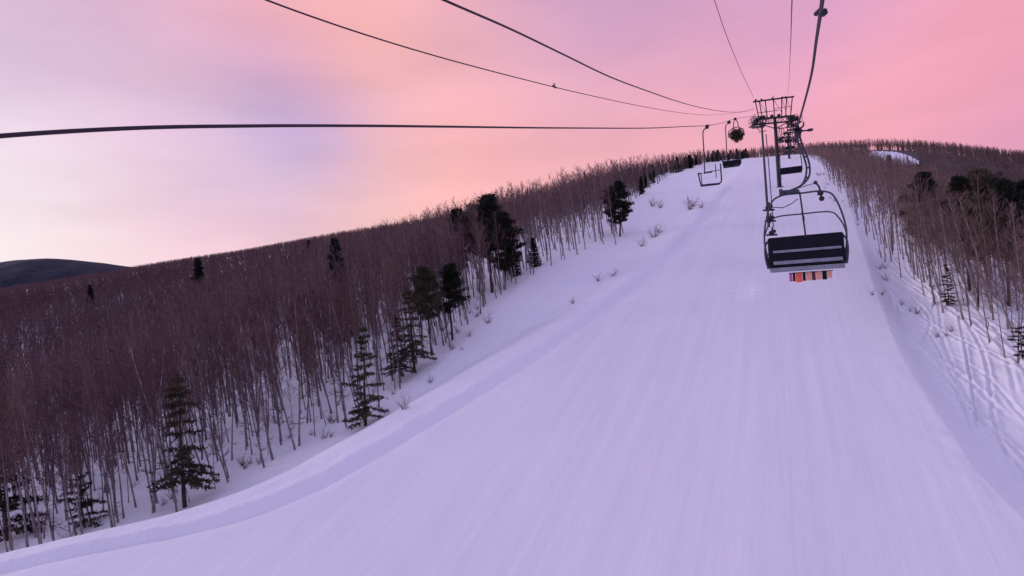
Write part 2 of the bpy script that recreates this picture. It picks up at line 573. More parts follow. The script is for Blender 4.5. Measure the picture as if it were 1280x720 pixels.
def add_zone(side, u0, u1, w, sp_near):
    u = u0
    while u < u1:
        e = float(edge_l(u)) if side < 0 else float(edge_r(u))
        off = 0.0
        while off < w:
            dist = math.hypot(u, e + side * off)
            sp = sp_near * (1.16 if dist < 42 else 1.0 if dist < 60 else 1.25 if dist < 110 else 1.45 if dist < 200 else 1.7)
            k = 1 if rr.random() < (sp_near / sp) else 0
            if k:
                cu = u + rr.uniform(-.7, .7) * sp; cv = e + side * (off + rr.uniform(0, .9) * sp + rr.random() ** 2 * (.8 if off < 1 else 0))
                x, y = xy_of(cu, cv)
                if y > 14:
                    z = Hs(x, y) if False else 0
                    cand.append((x, y, side))
            off += sp
        u += sp_near * (1.0 if u < 60 else 1.3 if u < 130 else 1.9)


add_zone(-1, 6, 330, 560, 1.12)
add_zone(1, 6, 300, 200, .95)
cx = np.array([c[0] for c in cand]); cy = np.array([c[1] for c in cand]); cs = np.array([c[2] for c in cand])
czz = H(cx, cy)
px_, py_ = topx(cx, cy, czz)
ok = (px_ > -170) & (px_ < 1480) & (py_ < 760)
cx, cy, cs, czz = cx[ok], cy[ok], cs[ok], czz[ok]
order = np.argsort(np.hypot(cx, cy) + np.where((topx(cx, cy, czz)[0] < 0) | (topx(cx, cy, czz)[0] > 1285), 300, 0))
cx, cy, cs, czz = cx[order], cy[order], cs[order], czz[order]
print('bare tree candidates', len(cx))

for i in range(300):
    va = VAR[rr.randrange(12)]
    left = cs[i] < 0
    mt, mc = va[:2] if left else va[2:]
    root = empty('bare_tree', (cx[i], cy[i], czz[i]), rr.uniform(0, 6.28))
    s = rr.uniform(.68, 1.14) if rr.random() < .84 else rr.uniform(.35, .65)
    if not left: s *= .78
    s *= .84 * float(stunt(cx[i], cy[i]))
    root.scale = (s * rr.uniform(.9, 1.15),) * 2 + (s,)
    root.rotation_euler = (Matrix.Rotation(rr.gauss(-.075, .055), 3, 'Y') @ Matrix.Rotation(rr.gauss(0, .05), 3, 'X') @ Matrix.Rotation(rr.uniform(0, 6.28), 3, 'Z')).to_euler()
    if left: tag(root, 'slender leafless tree in the front rows of the wood left of the ski run', 'bare tree', 'leafless trees in the front rows of the left wood')
    else: tag(root, 'slender leafless tree in the front rows of the wood right of the ski run', 'bare tree', 'leafless trees in the front rows of the right wood')
    for nm, me_ in (('trunk', mt), ('crown', mc)):
        o = bpy.data.objects.new(nm, me_); C.objects.link(o); o.parent = root


# everything behind them is one wood
def flat_tree(seed, Ht, n_l, n_t, wid, twid, st=.3):
    tk, cw = bare_tree(seed, Ht, limbs=n_l, twigs=n_t, subs=1, start=st, thick=1)
    tk = [tk[0], tk[5], tk[10]] if False else [(tk[0][0], tk[6][1], tk[0][2] * twid, tk[6][3] * twid), (tk[6][1], tk[13][1], tk[6][3] * twid, tk[13][3])]
    V, Q = seg_arrays(tk, 3)
    T = np.concatenate([Q[:, [0, 1, 2]], Q[:, [0, 2, 3]]])
    A = np.array([c[0] for c in cw]); B = np.array([c[1] for c in cw])
    D = B - A; S = np.cross(D, np.random.RandomState(seed).normal(size=D.shape)); S /= np.linalg.norm(S, axis=1)[:, None] + 1e-9
    w = wid * np.clip(np.array([c[2] for c in cw])[:, None] / .006, .8, 2.2)
    V2 = np.stack([A - S * w, A + S * w, B], 1).reshape(-1, 3)
    T2 = np.arange(len(V2)).reshape(-1, 3) + len(V)
    return np.concatenate([V, V2]), T, T2


def stamp(name, X, Y, Z, variants, smin, smax, mats, seed, stunted=True):
    r = np.random.RandomState(seed)
    Vs = []; Fs = []; Ms = []; n = 0
    which = r.randint(0, len(variants), len(X))
    for k, (V, T, T2) in enumerate(variants):
        sel = np.nonzero(which == k)[0]
        if not len(sel): continue
        a = r.uniform(0, 6.28, len(sel)); s = r.uniform(smin, smax, len(sel)) * (stunt(X[sel], Y[sel]) if stunted else 1)
        leanx = r.normal(-.07, .035, len(sel)); leany = r.normal(0, .04, len(sel))
        c, s_ = np.cos(a)[:, None], np.sin(a)[:, None]
        x = V[None, :, 0] * c - V[None, :, 1] * s_; y = V[None, :, 0] * s_ + V[None, :, 1] * c
        zz = np.broadcast_to(V[None, :, 2], x.shape)
        W = np.stack([(x + zz * leanx[:, None]) * s[:, None] + X[sel][:, None], (y + zz * leany[:, None]) * s[:, None] + Y[sel][:, None], zz * s[:, None] + Z[sel][:, None]], -1)
        off = n + np.arange(len(sel))[:, None, None] * len(V)
        Vs.append(W.reshape(-1, 3))
        Fs.append((T[None] + off).reshape(-1, 3)); Ms.append(np.zeros(len(T) * len(sel), np.int32))
        Fs.append((T2[None] + off).reshape(-1, 3)); Ms.append(np.ones(len(T2) * len(sel), np.int32) * (1 if k % 3 else min(2, len(mats) - 1)))
        n += W.shape[0] * W.shape[1]
    o = np_mesh(name, np.concatenate(Vs), np.concatenate(Fs), mats)
    o.data.polygons.foreach_set('material_index', np.concatenate(Ms))
    o['kind'] = 'stuff'
    print(name, len(o.data.polygons))
    return o


X, Y, Z, S = cx[300:], cy[300:], czz[300:], cs[300:]
dd = np.hypot(X, Y)
midv = [flat_tree(300 + k, 9.2, 30, 6, .013, .75, .42) for k in range(6)]
farv = [flat_tree(400 + k, 9.5, 24, 4, .030, .9) for k in range(6)]
vfar = [flat_tree(500 + k, 9.5, 18, 3, .085, 1.2) for k in range(5)]
for side, nm in ((-1, 'woodland left of the run'), (1, 'woodland right of the run')):
    for lo, hi, vv in ((0, 80, midv), (80, 170, farv), (170, 900, vfar)):
        q = (S == side) & (dd >= lo) & (dd < hi)
        if q.sum():
            sc_ = .84 if side < 0 else .66
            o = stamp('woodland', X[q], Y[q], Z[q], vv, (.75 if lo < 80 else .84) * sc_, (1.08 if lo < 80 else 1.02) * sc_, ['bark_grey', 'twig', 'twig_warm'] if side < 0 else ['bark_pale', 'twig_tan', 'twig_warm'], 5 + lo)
            o['label'] = 'leafless wood seen as a mass ' + ('left' if side < 0 else 'right') + ' of the ski run'
            o['category'] = 'woodland'

# woods on the far right hill, leaving the clearing open
r = np.random.RandomState(9)
hx = r.uniform(110, 560, 9000); hy = r.uniform(330, 525, 9000)
hzv = hz(hx, hy)
hp = topx(hx, hy, hzv)
poly_x = [1086, 1092, 1104, 1120, 1134, 1146]; top_ = [189, 188, 188, 189, 193, 199]; bot_ = [196, 202, 205, 206, 207, 206]
inside = (hp[0] > 1086) & (hp[0] < 1147) & (hp[1] > np.interp(hp[0], poly_x, top_)) & (hp[1] < np.interp(hp[0], poly_x, bot_))
k_ = (hp[0] > 930) & (hp[0] < 1400) & ~inside
o = stamp('woodland', hx[k_], hy[k_], hzv[k_] - .5, vfar, .7, 1.0, ['bark_pale', 'twig_tan'], 77, False)
o['label'] = 'wood covering the distant hill beyond the right trees'; o['category'] = 'woodland'
# clearing sheet laid on the hill
gx = np.linspace(1080, 1150, 50)


# ------------------------------------------------------------------ conifers
def tufts(segs, r, step, ln, wd, per=3, bias=.6):
    tri = []
    for a, b in segs:
        L = (b - a).length; n = max(1, int(L / step)); d = (b - a).normalized()
        for i in range(n):
            p = a.lerp(b, (i + r.random()) / n)
            for k in range(per):
                dd_ = (d * bias + rand_unit(r)).normalized()
                q = p + dd_ * ln * r.uniform(.5, 1.2)
                s = dd_.cross(rand_unit(r)).normalized() * wd
                tri.append((p - s, p + s, q + s * .6, q - s * .6))
    return tri


def spruce(seed, Ht, spread, start=.06, gap=.30, nb=5, fill=3, droop=.25, ragged=.25, ln=.13, wd=.016, step=.07):
    r = random.Random(seed); wood = []; leaf = []
    rt = .012 * Ht + .015
    ax = lambda h: Vector((math.sin(h * 4 + seed) * .05, math.cos(h * 3 + seed) * .05 - .05 * math.cos(seed), h * Ht))
    trunk = [(ax(k / 10) - Vector((0, 0, .4 if k == 0 else 0)), ax((k + 1) / 10), rt * (1 - k / 10) + .008, rt * (1 - (k + 1) / 10) + .008) for k in range(10)]
    h = start
    while h < .985:
        L0 = spread * ((1 - h) ** .85) * (min(1, .55 + h * 2.2)) + .10
        a0 = r.uniform(0, 6.28)
        for k in range(nb):
            if r.random() < ragged: continue
            L = L0 * r.uniform(.55, 1.12); az = a0 + k * 6.28 / nb + r.uniform(-.35, .35)
            el = R(r.uniform(8, 30)) + (h - .5) * .5
            p = ax(h + r.uniform(-.01, .01)); d = Vector((math.cos(az) * math.cos(el), math.sin(az) * math.cos(el), math.sin(el)))
            ns = 4
            for s in range(ns):
                d = (d + Vector((0, 0, -droop * .45 if s < 3 else droop * .5)) + rand_unit(r) * .06).normalized()
                q = p + d * L / ns
                wood.append((p, q, max(.004, .016 * (1 - s / ns) * min(1.5, L)), max(.003, .016 * (1 - (s + 1) / ns) * min(1.5, L))))
                if s > 0 or r.random() < .5: leaf.append((p, q))
                # side branchlets
                for m_ in (-1, 1):
                    for t in range(fill):
                        if s == 0 and r.random() < .6: continue
                        f = p.lerp(q, r.random())
                        side = Vector((-d.y, d.x, 0)).normalized() * m_
                        sd = (d * .8 + side * r.uniform(.5, 1) + Vector((0, 0, -.15 + r.uniform(-.2, .1)))).normalized()
                        sl = L * (.33 - .05 * s) * r.uniform(.5, 1.1)
                        leaf.append((f, f + sd * sl)); wood.append((f, f + sd * sl, .004, .002))
                p = q
        h += gap / Ht * r.uniform(.7, 1.35)
    leaf.append((ax(.93), ax(1.0)))
    return trunk, wood, tufts(leaf, r, step, ln, wd)


def pine(seed, Ht, spread, start=.4, limbs=22, clump=.5, ln=.2, wd=.02, per=9):
    r = random.Random(seed); wood = []; tri = []
    rt = .013 * Ht + .02
    bx_, by_ = r.uniform(-.3, .3), r.uniform(-.3, .3)
    ax = lambda h: Vector((bx_ * math.sin(h * 3), by_ * math.sin(h * 2.5), h * Ht))
    trunk = [(ax(k / 10) - Vector((0, 0, .4 if k == 0 else 0)), ax((k + 1) / 10), rt * (1 - k / 11) + .01, rt * (1 - (k + 1) / 11) + .01) for k in range(10)]
    for i in range(limbs):
        h = start + (1 - start) * (i + r.random()) / limbs
        h = min(h, .97)
        prof = math.sin(min(1, (h - start) / (1 - start) * .8 + .28) * math.pi) ** .7
        L = spread * prof * r.uniform(.45, 1.15) + .15
        az = r.uniform(0, 6.28); el = R(r.uniform(5, 40))
        d = Vector((math.cos(az) * math.cos(el), math.sin(az) * math.cos(el), math.sin(el)))
        p = ax(h); ns = 4
        for s in range(ns):
            d = (d + rand_unit(r) * .22 + Vector((0, 0, .05))).normalized(); q = p + d * L / ns
            wood.append((p, q, .03 * (1 - s / ns) + .006, .03 * (1 - (s + 1) / ns) + .006))
            if s >= 1:
                for c in range(3):
                    cc = p.lerp(q, r.random()) + Vector((r.uniform(-.28, .28), r.uniform(-.28, .28), r.uniform(-.06, .2))) * clump * 1.6
                    wood.append((p, cc, .007, .003))
                    cr_ = clump * r.uniform(.5, 1.0) * .55
                    for t in range(per * 5):
                        o_ = rand_unit(r) * cr_ * r.random() ** .45; o_.z *= .55
                        dd_ = (o_.normalized() + Vector((0, 0, .5)) + rand_unit(r) * .5).normalized()
                        a = cc + o_; b = a + dd_ * ln * r.uniform(.5, 1.1)
                        sx = dd_.cross(rand_unit(r)).normalized() * wd
                        tri.append((a - sx, a + sx, b + sx * .5, b - sx * .5))
            p = q
    return trunk, wood, tri


def conifer_meshes(gen, needle):
    trunk, wood, tri = gen
    V, Q = seg_arrays(trunk, 7); mt = np_mesh('trunk', V, Q, ['bark_dark'], obj=False)
    mt.polygons.foreach_set('use_smooth', [True] * len(mt.polygons))
    Vw, Qw = seg_arrays(wood, 3)
    Vl = np.array([[tuple(p) for p in t] for t in tri]).reshape(-1, 3); Ql = np.arange(len(Vl)).reshape(-1, 4)
    mc = np_mesh('crown', np.concatenate([Vw, Vl]), np.concatenate([Qw, Ql + len(Vw)]), ['bark_dark', needle], obj=False)
    mc.polygons.foreach_set('material_index', np.concatenate([np.zeros(len(Qw), np.int32), np.ones(len(Ql), np.int32)]))
    return mt, mc


CON = {
    'sparse_a': (6.0, conifer_meshes(spruce(1, 6.0, 1.65, .05, .36, 5, 3, .30, .36, .17, .026, .10), 'needle_warm')),
    'sparse_b': (6.0, conifer_meshes(spruce(2, 6.0, 1.7, .20, .38, 5, 3, .50, .40, .17, .026, .10), 'needle_warm')),
    'open': (4.0, conifer_meshes(spruce(3, 4.0, 2.3, .10, .42, 5, 3, .25, .30, .17, .024, .11), 'needle')),
    'full': (6.0, conifer_meshes(spruce(4, 6.0, 1.25, .03, .20, 6, 3, .3, .10, .19, .028, .09), 'needle')),
    'slim': (6.0, conifer_meshes(spruce(5, 6.0, .9, .03, .22, 6, 2, .3, .10, .22, .034, .10), 'needle')),
    'scrub': (6.0, conifer_meshes(spruce(15, 6.0, 1.3, .03, .26, 6, 2, .25, .2, .24, .036, .12), 'needle_warm')),
    'pine_a': (8.0, conifer_meshes(pine(6, 8.0, 2.1, .34, 32, .8, .24, .035, 10), 'needle')),
    'pine_b': (8.0, conifer_meshes(pine(7, 8.0, 2.6, .40, 32, .9, .24, .035, 10), 'needle_warm')),
    'pine_c': (8.0, conifer_meshes(pine(8, 8.0, 1.8, .22, 36, .7, .24, .035, 10), 'needle')),
}


def put_conifer(kind, p, Ht, label, wide=1.0, name=None, group=None, lean=-.02):
    h0, (mt, mc) = CON[kind]
    nm = name or ('pine_tree' if kind.startswith('pine') else 'spruce_tree')
    root = empty(nm, p, rr.uniform(0, 6.28), label, 'pine tree' if nm == 'pine_tree' else 'spruce tree', group)
    s = Ht / h0; root.scale = (s * wide, s * wide, s)
    root.rotation_euler[1] = lean + rr.uniform(-.02, .02)
    for n_, m_ in (('trunk', mt), ('crown', mc)):
        o = bpy.data.objects.new(n_, m_); C.objects.link(o); o.parent = root
    return root


def by_base(kind, px, py_base, py_top, label, wide=1.0, **k):
    p = on_ground(px, py_base)
    Ht = (py_base - py_top) / 800 * p.y
    return put_conifer(kind, p, Ht, label, wide, **k)


def by_top(kind, px, py_top, d, label, wide=1.0, **k):
    t = at(px, py_top, d); z = Hs(t.x, t.y)
    return put_conifer(kind, (t.x, t.y, z), max(1.5, t.z - z), label, wide, **k)


by_base('sparse_a', 458, 532, 408, 'snow-dusted young spruce with open tiers standing just beyond the snow lip, left of centre', 1.1)
by_base('sparse_b', 232, 634, 468, 'tall ragged spruce with thin drooping branches at the snow lip, nearest of the big conifers', 1.1)
by_base('open', 106, 662, 590, 'low scrubby spruce with long bare lower boughs behind the snow lip at lower left', 1.0)
by_base('open', 10, 676, 560, 'scraggy spruce at the left border of the picture behind the snow lip', 1.0)
by_base('pine_a', 566, 425, 333, 'dark pine with heavy flat-topped crown on the left wood edge above the young spruce', 1.0)
by_base('pine_b', 540, 445, 338, 'dark bushy pine touching the flat-topped pine on its right', .8)
by_base('sparse_b', 518, 466, 362, 'thin grey-green spruce left of the pair of dark pines on the wood edge', 1.2)
by_base('sparse_b', 500, 480, 395, 'smallest thin spruce between the young spruce and the dark pine pair', 1.1)
by_top('pine_a', 607, 247, 54, 'tallest dark pine of the skyline clump left of the run, with a knobbly top', 1.0)
by_top('pine_b', 592, 261, 56, 'broad pine filling the left half of the dark skyline clump', .95)
by_top('pine_c', 573, 264, 60, 'small pine poking over the bare treetops at the left end of the dark skyline clump', .9)
by_top('pine_c', 624, 268, 54, 'pine with a sloping right side at the right end of the dark skyline clump', 1.1)
by_base('full', 642, 346, 300, 'stubby dark spruce under the skyline pine clump where wood meets snow', 1.2)
by_base('full', 668, 334, 297, 'rounded low dark spruce at the wood edge right of the stubby one', 1.4)
by_base('pine_c', 775, 296, 229, 'dark pine, dense crown over bare stems, at the wood corner halfway up the run', 1.05)
by_base('pine_a', 765, 292, 234, 'second dark pine leaning into its denser neighbour at the wood corner', .8)
by_base('full', 802, 243, 219, 'single small spruce standing out on the upper left edge of the run', 1.1)
by_top('full', 414, 298, 56, 'lone dark spruce rising among bare treetops left of the skyline pine clump', .9)
by_top('full', 248, 322, 115, 'far small dark spruce on the skyline of the left wood, nearest the blue hill', 1.1)
by_top('full', 384, 300, 120, 'faint dark spruce breaking the skyline left of the lone dark spruce', .7)
by_top('slim', 112, 356, 120, 'faint slim spruce deep in the left wood below the blue hill', .9)
by_top('pine_c', 1157, 218, 44, 'round-topped dark pine standing alone in the right wood', .95)
by_top('pine_a', 1202, 224, 37, 'wide dark pine at the left of the big pine mass in the right wood', .72)
by_top('pine_b', 1226, 216, 38, 'highest pine in the middle of the big pine mass in the right wood', .72)
by_top('pine_a', 1250, 228, 34, 'low dark pine in the big mass, right of the highest one', .72)
by_top('pine_c', 1276, 230, 36, 'dark pine cut by the right border of the picture', .72)
by_top('pine_b', 1213, 248, 34, 'lower dark pine in front of the big pine mass in the right wood', .6)
by_top('slim', 1111, 194, 120, 'dark spruce just under the white clearing on the distant hill', 1.3)
by_top('full', 1119, 205, 95, 'dark rounded spruce just below the one under the white clearing', 1.1)
by_top('full', 1060, 192, 120, 'dark spruce near the top of the right wood close to the run', 1.4)
by_top('full', 1044, 188, 170, 'small dark spruce at the very top of the right wood beside the run', 1.2)
by_base('sparse_a', 1186, 384, 330, 'small dusty green spruce among pale trunks on the edge of the right wood', .9)
by_base('open', 1279, 452, 408, 'low dark spruce bough cluster at the right border among pale trunks', 1.0)

# the fringe of little spruces along the top left of the run
rs = random.Random(19)
n_f = 0
for px in [q_ * 2.6 for q_ in range(266, 364)]:
    top = np.interp(px, [690, 760, 800, 840, 880, 920, 945], [242, 219, 210, 201, 193, 188, 184]) + rs.uniform(-4, 9)
    d = rs.uniform(.85, 1.1) * np.interp(px, [690, 800, 945], [130, 150, 235])
    t = at(px + rs.uniform(-3, 3), top, d); z = Hs(t.x, t.y)
    uu, vv_ = uv_of(t.x, t.y)
    if vv_ > float(edge_l(uu)) - .5:
        t.x, t.y = xy_of(uu, float(edge_l(uu)) - rs.uniform(.3, 6)); z = Hs(t.x, t.y)
    t.z = z + min(max(t.z - z, 2.4), rs.uniform(4, 6.5))
    put_conifer(rs.choice(['slim', 'full', 'scrub', 'scrub']), (t.x, t.y, z), t.z - z, 'little dark spruce in the row along the skyline left of the top of the run', rs.uniform(1.2, 2.0), group='little spruces along the skyline left of the run top')
for px in range(1022, 1290, 9):
    top = np.interp(px, [1022, 1040, 1100, 1140, 1200, 1280], [182, 180, 183, 188, 194, 203]) + rs.uniform(-2, 3)
    t = at(px + rs.uniform(-3, 3), top, rs.uniform(500, 518)); z = float(hz(t.x, t.y)) - .5
    put_conifer('slim', (t.x, t.y, z), max(5, min(11, t.z - z)), 'tiny dark spruce on the crest of the distant hill right of the run', 1.4, group='tiny spruces on the crest of the distant right hill')


# ------------------------------------------------------------------ shrubs on the open snow
def shrub_mesh(seed, Ht, n, dry):
    r = random.Random(seed); segs = []
    for k in range(n):
        d = (Vector((0, 0, 1)) + rand_unit(r) * .6).normalized()
        p = Vector((r.uniform(-.12, .12), r.uniform(-.12, .12), -.1)); L = Ht * r.uniform(.5, 1.1); q = p
        for s in range(3):
            d = (d + rand_unit(r) * .2).normalized(); e = q + d * L / 3
            segs.append((q, e, .010 * (1 - s / 4), .010 * (1 - (s + 1) / 4)))
            for t in range(3):
                m_ = q.lerp(e, r.random()); sd = (d + rand_unit(r) * .9).normalized()
                segs.append((m_, m_ + sd * L * .28, .005, .002))
            q = e
    V, Q = seg_arrays(segs, 3)
    return np_mesh('shrub', V, Q, ['twig' if dry else 'twig_warm'], obj=False)


SH = [shrub_mesh(k, 1.0, 14, k % 2) for k in range(4)]
SHL = [
    (862, 262, 1.9, 'leafless shrub, left of the little clump on the open snow under the returning chairs'),
    (868, 258, 1.5, 'leafless shrub, tallest of the little clump under the returning chairs'),
    (876, 260, 1.1, 'leafless twig tuft, right of the little clump under the returning chairs'),
    (816, 258, 1.6, 'leafless shrub, left of a pair on the open snow below the single small spruce'),
    (825, 260, 1.3, 'leafless shrub, right of a pair on the open snow below the single small spruce'),
    (817, 297, 1.5, 'thin leafless shrub alone on the open snow right of the wood corner'),
    (824, 291, 1.0, 'tiny twig tuft beside the thin shrub right of the wood corner'),
    (803, 308, 1.0, 'low twigs on the open snow below the thin shrub'),
    (748, 352, .8, 'faint low twigs poking from open snow left of the packed edge'),
    (765, 346, .8, 'faint taller twigs poking from open snow near the packed edge'),
    (506, 512, .7, 'dark knot of twigs sticking out of the snow lip beside the young spruce'),
    (716, 380, .6, 'faint twig tuft in open snow nearest the camera left of the packed edge'),
    (1091, 370, .45, 'dark twig tuft on the rough snow, upper left of the ski tracks'),
    (1102, 369, .4, 'second twig tuft on rough snow right beside the upper left one'),
    (1128, 382, .4, 'twig tuft on rough snow midway between the groomed edge and the right wood'),
    (1172, 424, .45, 'twig tuft on the rough snow just below the right wood'),
    (1190, 416, .5, 'dark twigs at the foot of the right wood'),
    (1138, 300 + 90, .3, 'tiny dark tuft lowest on the rough snow near the ski tracks'),
]
for i, (px, py, h, lb) in enumerate(SHL):
    p = on_ground(px, py)
    o = bpy.data.objects.new('shrub', SH[i % 4]); C.objects.link(o); o.location = p
    o.scale = (h * 1.1, h * 1.1, h); o.rotation_euler[2] = i * 1.3
    tag(o, lb, 'shrub')
bb = random.Random(5)
for i in range(24):   # brush along the foot of the right wood
    u = bb.uniform(22, 120); v = float(edge_r(u)) - bb.uniform(-.4, 1.0)
    x, y = xy_of(u, v)
    o = bpy.data.objects.new('shrub', SH[i % 4]); C.objects.link(o); o.location = (x, y, Hs(x, y)); s = bb.uniform(.3, .75)
    o.scale = (s, s, s); o.rotation_euler[2] = i
    tag(o, 'bare knee-high brush along the ragged foot of the right wood', 'shrub', 'brush along the foot of the right wood')

for i in range(46):   # low brush between the trunks left of the lip
    u = bb.uniform(14, 46); v = float(edge_l(u)) - bb.uniform(-1.2, 5)
    x, y = xy_of(u, v)
    o = bpy.data.objects.new('shrub', SH[i % 4]); C.objects.link(o); o.location = (x, y, Hs(x, y)); s = bb.uniform(.25, .9)
    o.scale = (s, s, s); o.rotation_euler[2] = i
    tag(o, 'low bare brush between the front trunks of the left wood', 'shrub', 'brush between the front trunks of the left wood')

# ------------------------------------------------------------------ cables
HALO = []


def chord_spline(P, n=10):
    P = [Vector(p) for p in P]; T = [0]
    for a, b in zip(P, P[1:]): T.append(T[-1] + (b - a).length)
    D = []
    for i in range(len(P)):
        if i == 0: D.append((P[1] - P[0]) / (T[1] - T[0]))
        elif i == len(P) - 1: D.append((P[-1] - P[-2]) / (T[-1] - T[-2]))
        else:
            h0, h1 = T[i] - T[i - 1], T[i + 1] - T[i]
            D.append(((P[i] - P[i - 1]) / h0 * h1 + (P[i + 1] - P[i]) / h1 * h0) / (h0 + h1))
    out = []
    for i in range(len(P) - 1):
        h = T[i + 1] - T[i]
        for k in range(n):
            t = k / n
            out.append(P[i] * (2 * t ** 3 - 3 * t * t + 1) + D[i] * h * (t ** 3 - 2 * t * t + t) + P[i + 1] * (3 * t * t - 2 * t ** 3) + D[i + 1] * h * (t ** 3 - t * t))
    out.append(P[-1]); return out


def cable(name, pts, rad, label, n=5):
    m = MB(); m.tube(chord_spline(pts, 10), rad, 8); o = m.build(name, 'cable'); tag(o, label, 'cable'); return o


# uphill rope over the camera
Fp = [Vector((-10.5, -25, -2.6)), Vector((-3.9, -10, .75)), Vector((.45, 0, 2.32)), at(1028, 0, 7), at(1020.5, 50, 10), at(1014.5, 92, 12.6), at(996.5, 160, 17.5)]
Fp += [at(991, 176, 30), at(990, 174, 42), at(988, 168, 58), at(987, 157, 74), at(986.5, 148, 91.5), at(987, 152, 94)]
cable('haul_cable', Fp, .024, 'thick dark uphill lift cable running from the top right down to the tower')
cable('haul_cable', [at(987, 152, 94), at(986.5, 160, 120), at(986, 168, 160), at(985, 176, 215), at(984, 181, 262)], .03, 'thin dark continuation of the uphill lift cable beyond the tower towards the summit')


def line_x(x0, d0, d, k=.43): return (x0 + k * (d - d0))


def path_cable(x0, d0, k, ds, pxs, pys):
    out = []
    for d in ds:
        px = 640 + 800 * line_x(x0, d0, d, k) / d
        py = float(np.interp(px, pxs, pys)); out.append(at(px, py, d))
    return out


Ax = [-900, -300, 0, 150, 300, 400, 500, 640, 800, 883, 921, 946]
Ay = [290, 198, 170, 160.5, 157.5, 157, 157.5, 159.5, 160.5, 157, 148, 146]
A = path_cable(-4.68, 5.85, .457, [5.0, 5.85, 7, 8.5, 10.5, 13, 17, 22, 30, 40], Ax, Ay)
d0 = (A[1] - A[0]).normalized()
A = [A[0] - d0 * 12 - Vector((0, 0, -.6)), A[0] - d0 * 5 - Vector((0, 0, -.12))] + A + [at(883, 157, 48), at(903, 153.5, 62), at(921, 148, 78), at(944, 145, 91.5)]
cable('haul_cable', A, .023, 'thick dark downhill lift cable crossing the left of the picture almost level')
Cx = [400, 555, 640, 700, 770, 850, 905, 935, 947]; Cy = [-70, 0, 37, 66, 100, 128, 141, 138, 134]
Cc = path_cable(-.96, 9, .43, [8, 9, 11, 13.5, 17, 22, 30, 40, 55, 79], Cx, Cy)
dC = (Cc[1] - Cc[0]).normalized(); Cc = [Cc[0] - dC * 18 + Vector((0, 0, .5)), Cc[0] - dC * 6] + Cc + [at(944, 135, 91)]
cable('overhead_cable', Cc, .019, 'middle dark cable of three on the left, sloping from the top edge towards the tower')
Bx = [150, 333, 390, 450, 530, 590, 640, 693, 745, 800, 840, 880, 915, 945]; By = [-75, 0, 21, 41.5, 66, 82.5, 95.5, 109, 121, 132.5, 139.5, 144, 142, 137]
Bc = path_cable(-2.7, 7, .43, [6, 7, 8, 9, 10.5, 12, 14, 16.5, 20, 25, 32, 42, 60, 80], Bx, By)
dB = (Bc[1] - Bc[0]).normalized(); Bc = [Bc[0] - dB * 18 + Vector((0, 0, .5)), Bc[0] - dB * 6] + Bc + [at(943, 138, 91)]
cable('overhead_cable', Bc, .011, 'thin cable sloping from the top left edge, below the thicker sloping one')
D0, D1 = at(893, 0, 42), at(942, 122, 91.4)
dd_ = (D0 - D1).normalized()
cable('overhead_cable', [D0 + dd_ * 40 + Vector((0, 0, 1.2)), D0, at(904, 33, 47), at(920, 74, 58), D1], .024, 'hair-thin line dropping steeply to the left end of the tower top')
E1 = at(985, 120, 91.4)
cable('overhead_cable', [at(990, 0, 13) - (E1 - at(990, 0, 13)).normalized() * 20, at(990, 0, 13), at(988.6, 47, 22), at(987, 84, 38), at(986, 104, 58), E1], .012, 'hair-thin nearly vertical line ending on the right of the tower top')
m = MB()
pb = at(1025.5, 15, 7.75); m.box(pb + Vector((.035, 0, -.01)), (.06, .09, .075), 0, None, .01); m.tube([pb + Vector((-.03, -.05, 0)), pb + Vector((-.03, .05, 0))], .030, 10)
m.disc(pb + Vector((.07, 0, -.01)), (1, 0, 0), .024, .02)
tag(m.build('cable_clamp', 'steel_dark'), 'small dark box clamped on the thick uphill cable near the top edge', 'clamp')
m = MB(); pc = None
xx = 693
for d in np.arange(10, 30, .05):
    if 640 + 800 * line_x(-2.7, 7, d) / d >= xx: pc = at(xx, 108.5, d); break
m.tube([pc - dB * .12, pc + dB * .12], .024, 8); m.box(pc + Vector((0, 0, .05)), (.03, .04, .07))
tag(m.build('cable_clamp', 'steel_dark'), 'tiny splice clamp on the thin left cable', 'clamp')

# ------------------------------------------------------------------ chairs
HEAD = math.atan2(-UX, UY)      # local +y faces uphill


def arch(w, z0, z1, y0, y1, rad, bow=0.0, k=9):
    """bail: up one side, across, down the other"""
    pts = []
    pts.append(Vector((-w, y0, z0)))
    pts.append(Vector((-w - bow, y0 * .7 + y1 * .3, z0 + (z1 - z0) * .45)))
    pts.append(Vector((-w + rad * .35, y1 * .9 + y0 * .1, z1 - rad * .55)))
    pts.append(Vector((-w + rad, y1, z1)))
    pts.append(Vector((0, y1, z1 + .015)))
    pts.append(Vector((w - rad, y1, z1)))
    pts.append(Vector((w - rad * .35, y1 * .9 + y0 * .1, z1 - rad * .55)))
    pts.append(Vector((w + bow, y0 * .7 + y1 * .3, z0 + (z1 - z0) * .45)))
    pts.append(Vector((w, y0, z0)))
    return spline(pts, k)


def grip(t, cable_slope=.2):
    m = MB()
    m.box((0, 0, -.10), (.16, .62, .13), 0, None, .03)
    m.tube([(-.1, -.38, -.03), (.12, .42, .06)], .045, 10)
    m.tube([(0, -.36, .02), (0, .36, .02)], .05, 10)
    for y in (-.30, -.12, .14, .32): m.disc((.07, y, -.06), (1, 0, 0), .075, .05)
    m.tube([(.05, -.1, 0), (.16, .02, .10), (.18, .1, .22)], [.03, .025, .018], 8)
    m.tube([(-.32, 0, -.03), (.34, 0, -.04)], [.02, .022], 8)
    m.box((.32, 0, -.04), (.14, .2, .05), 0, None, .015); m.box((-.3, 0, -.03), (.12, .12, .05), 0, None, .01)
    return m.build('grip', 'steel_dark', t)


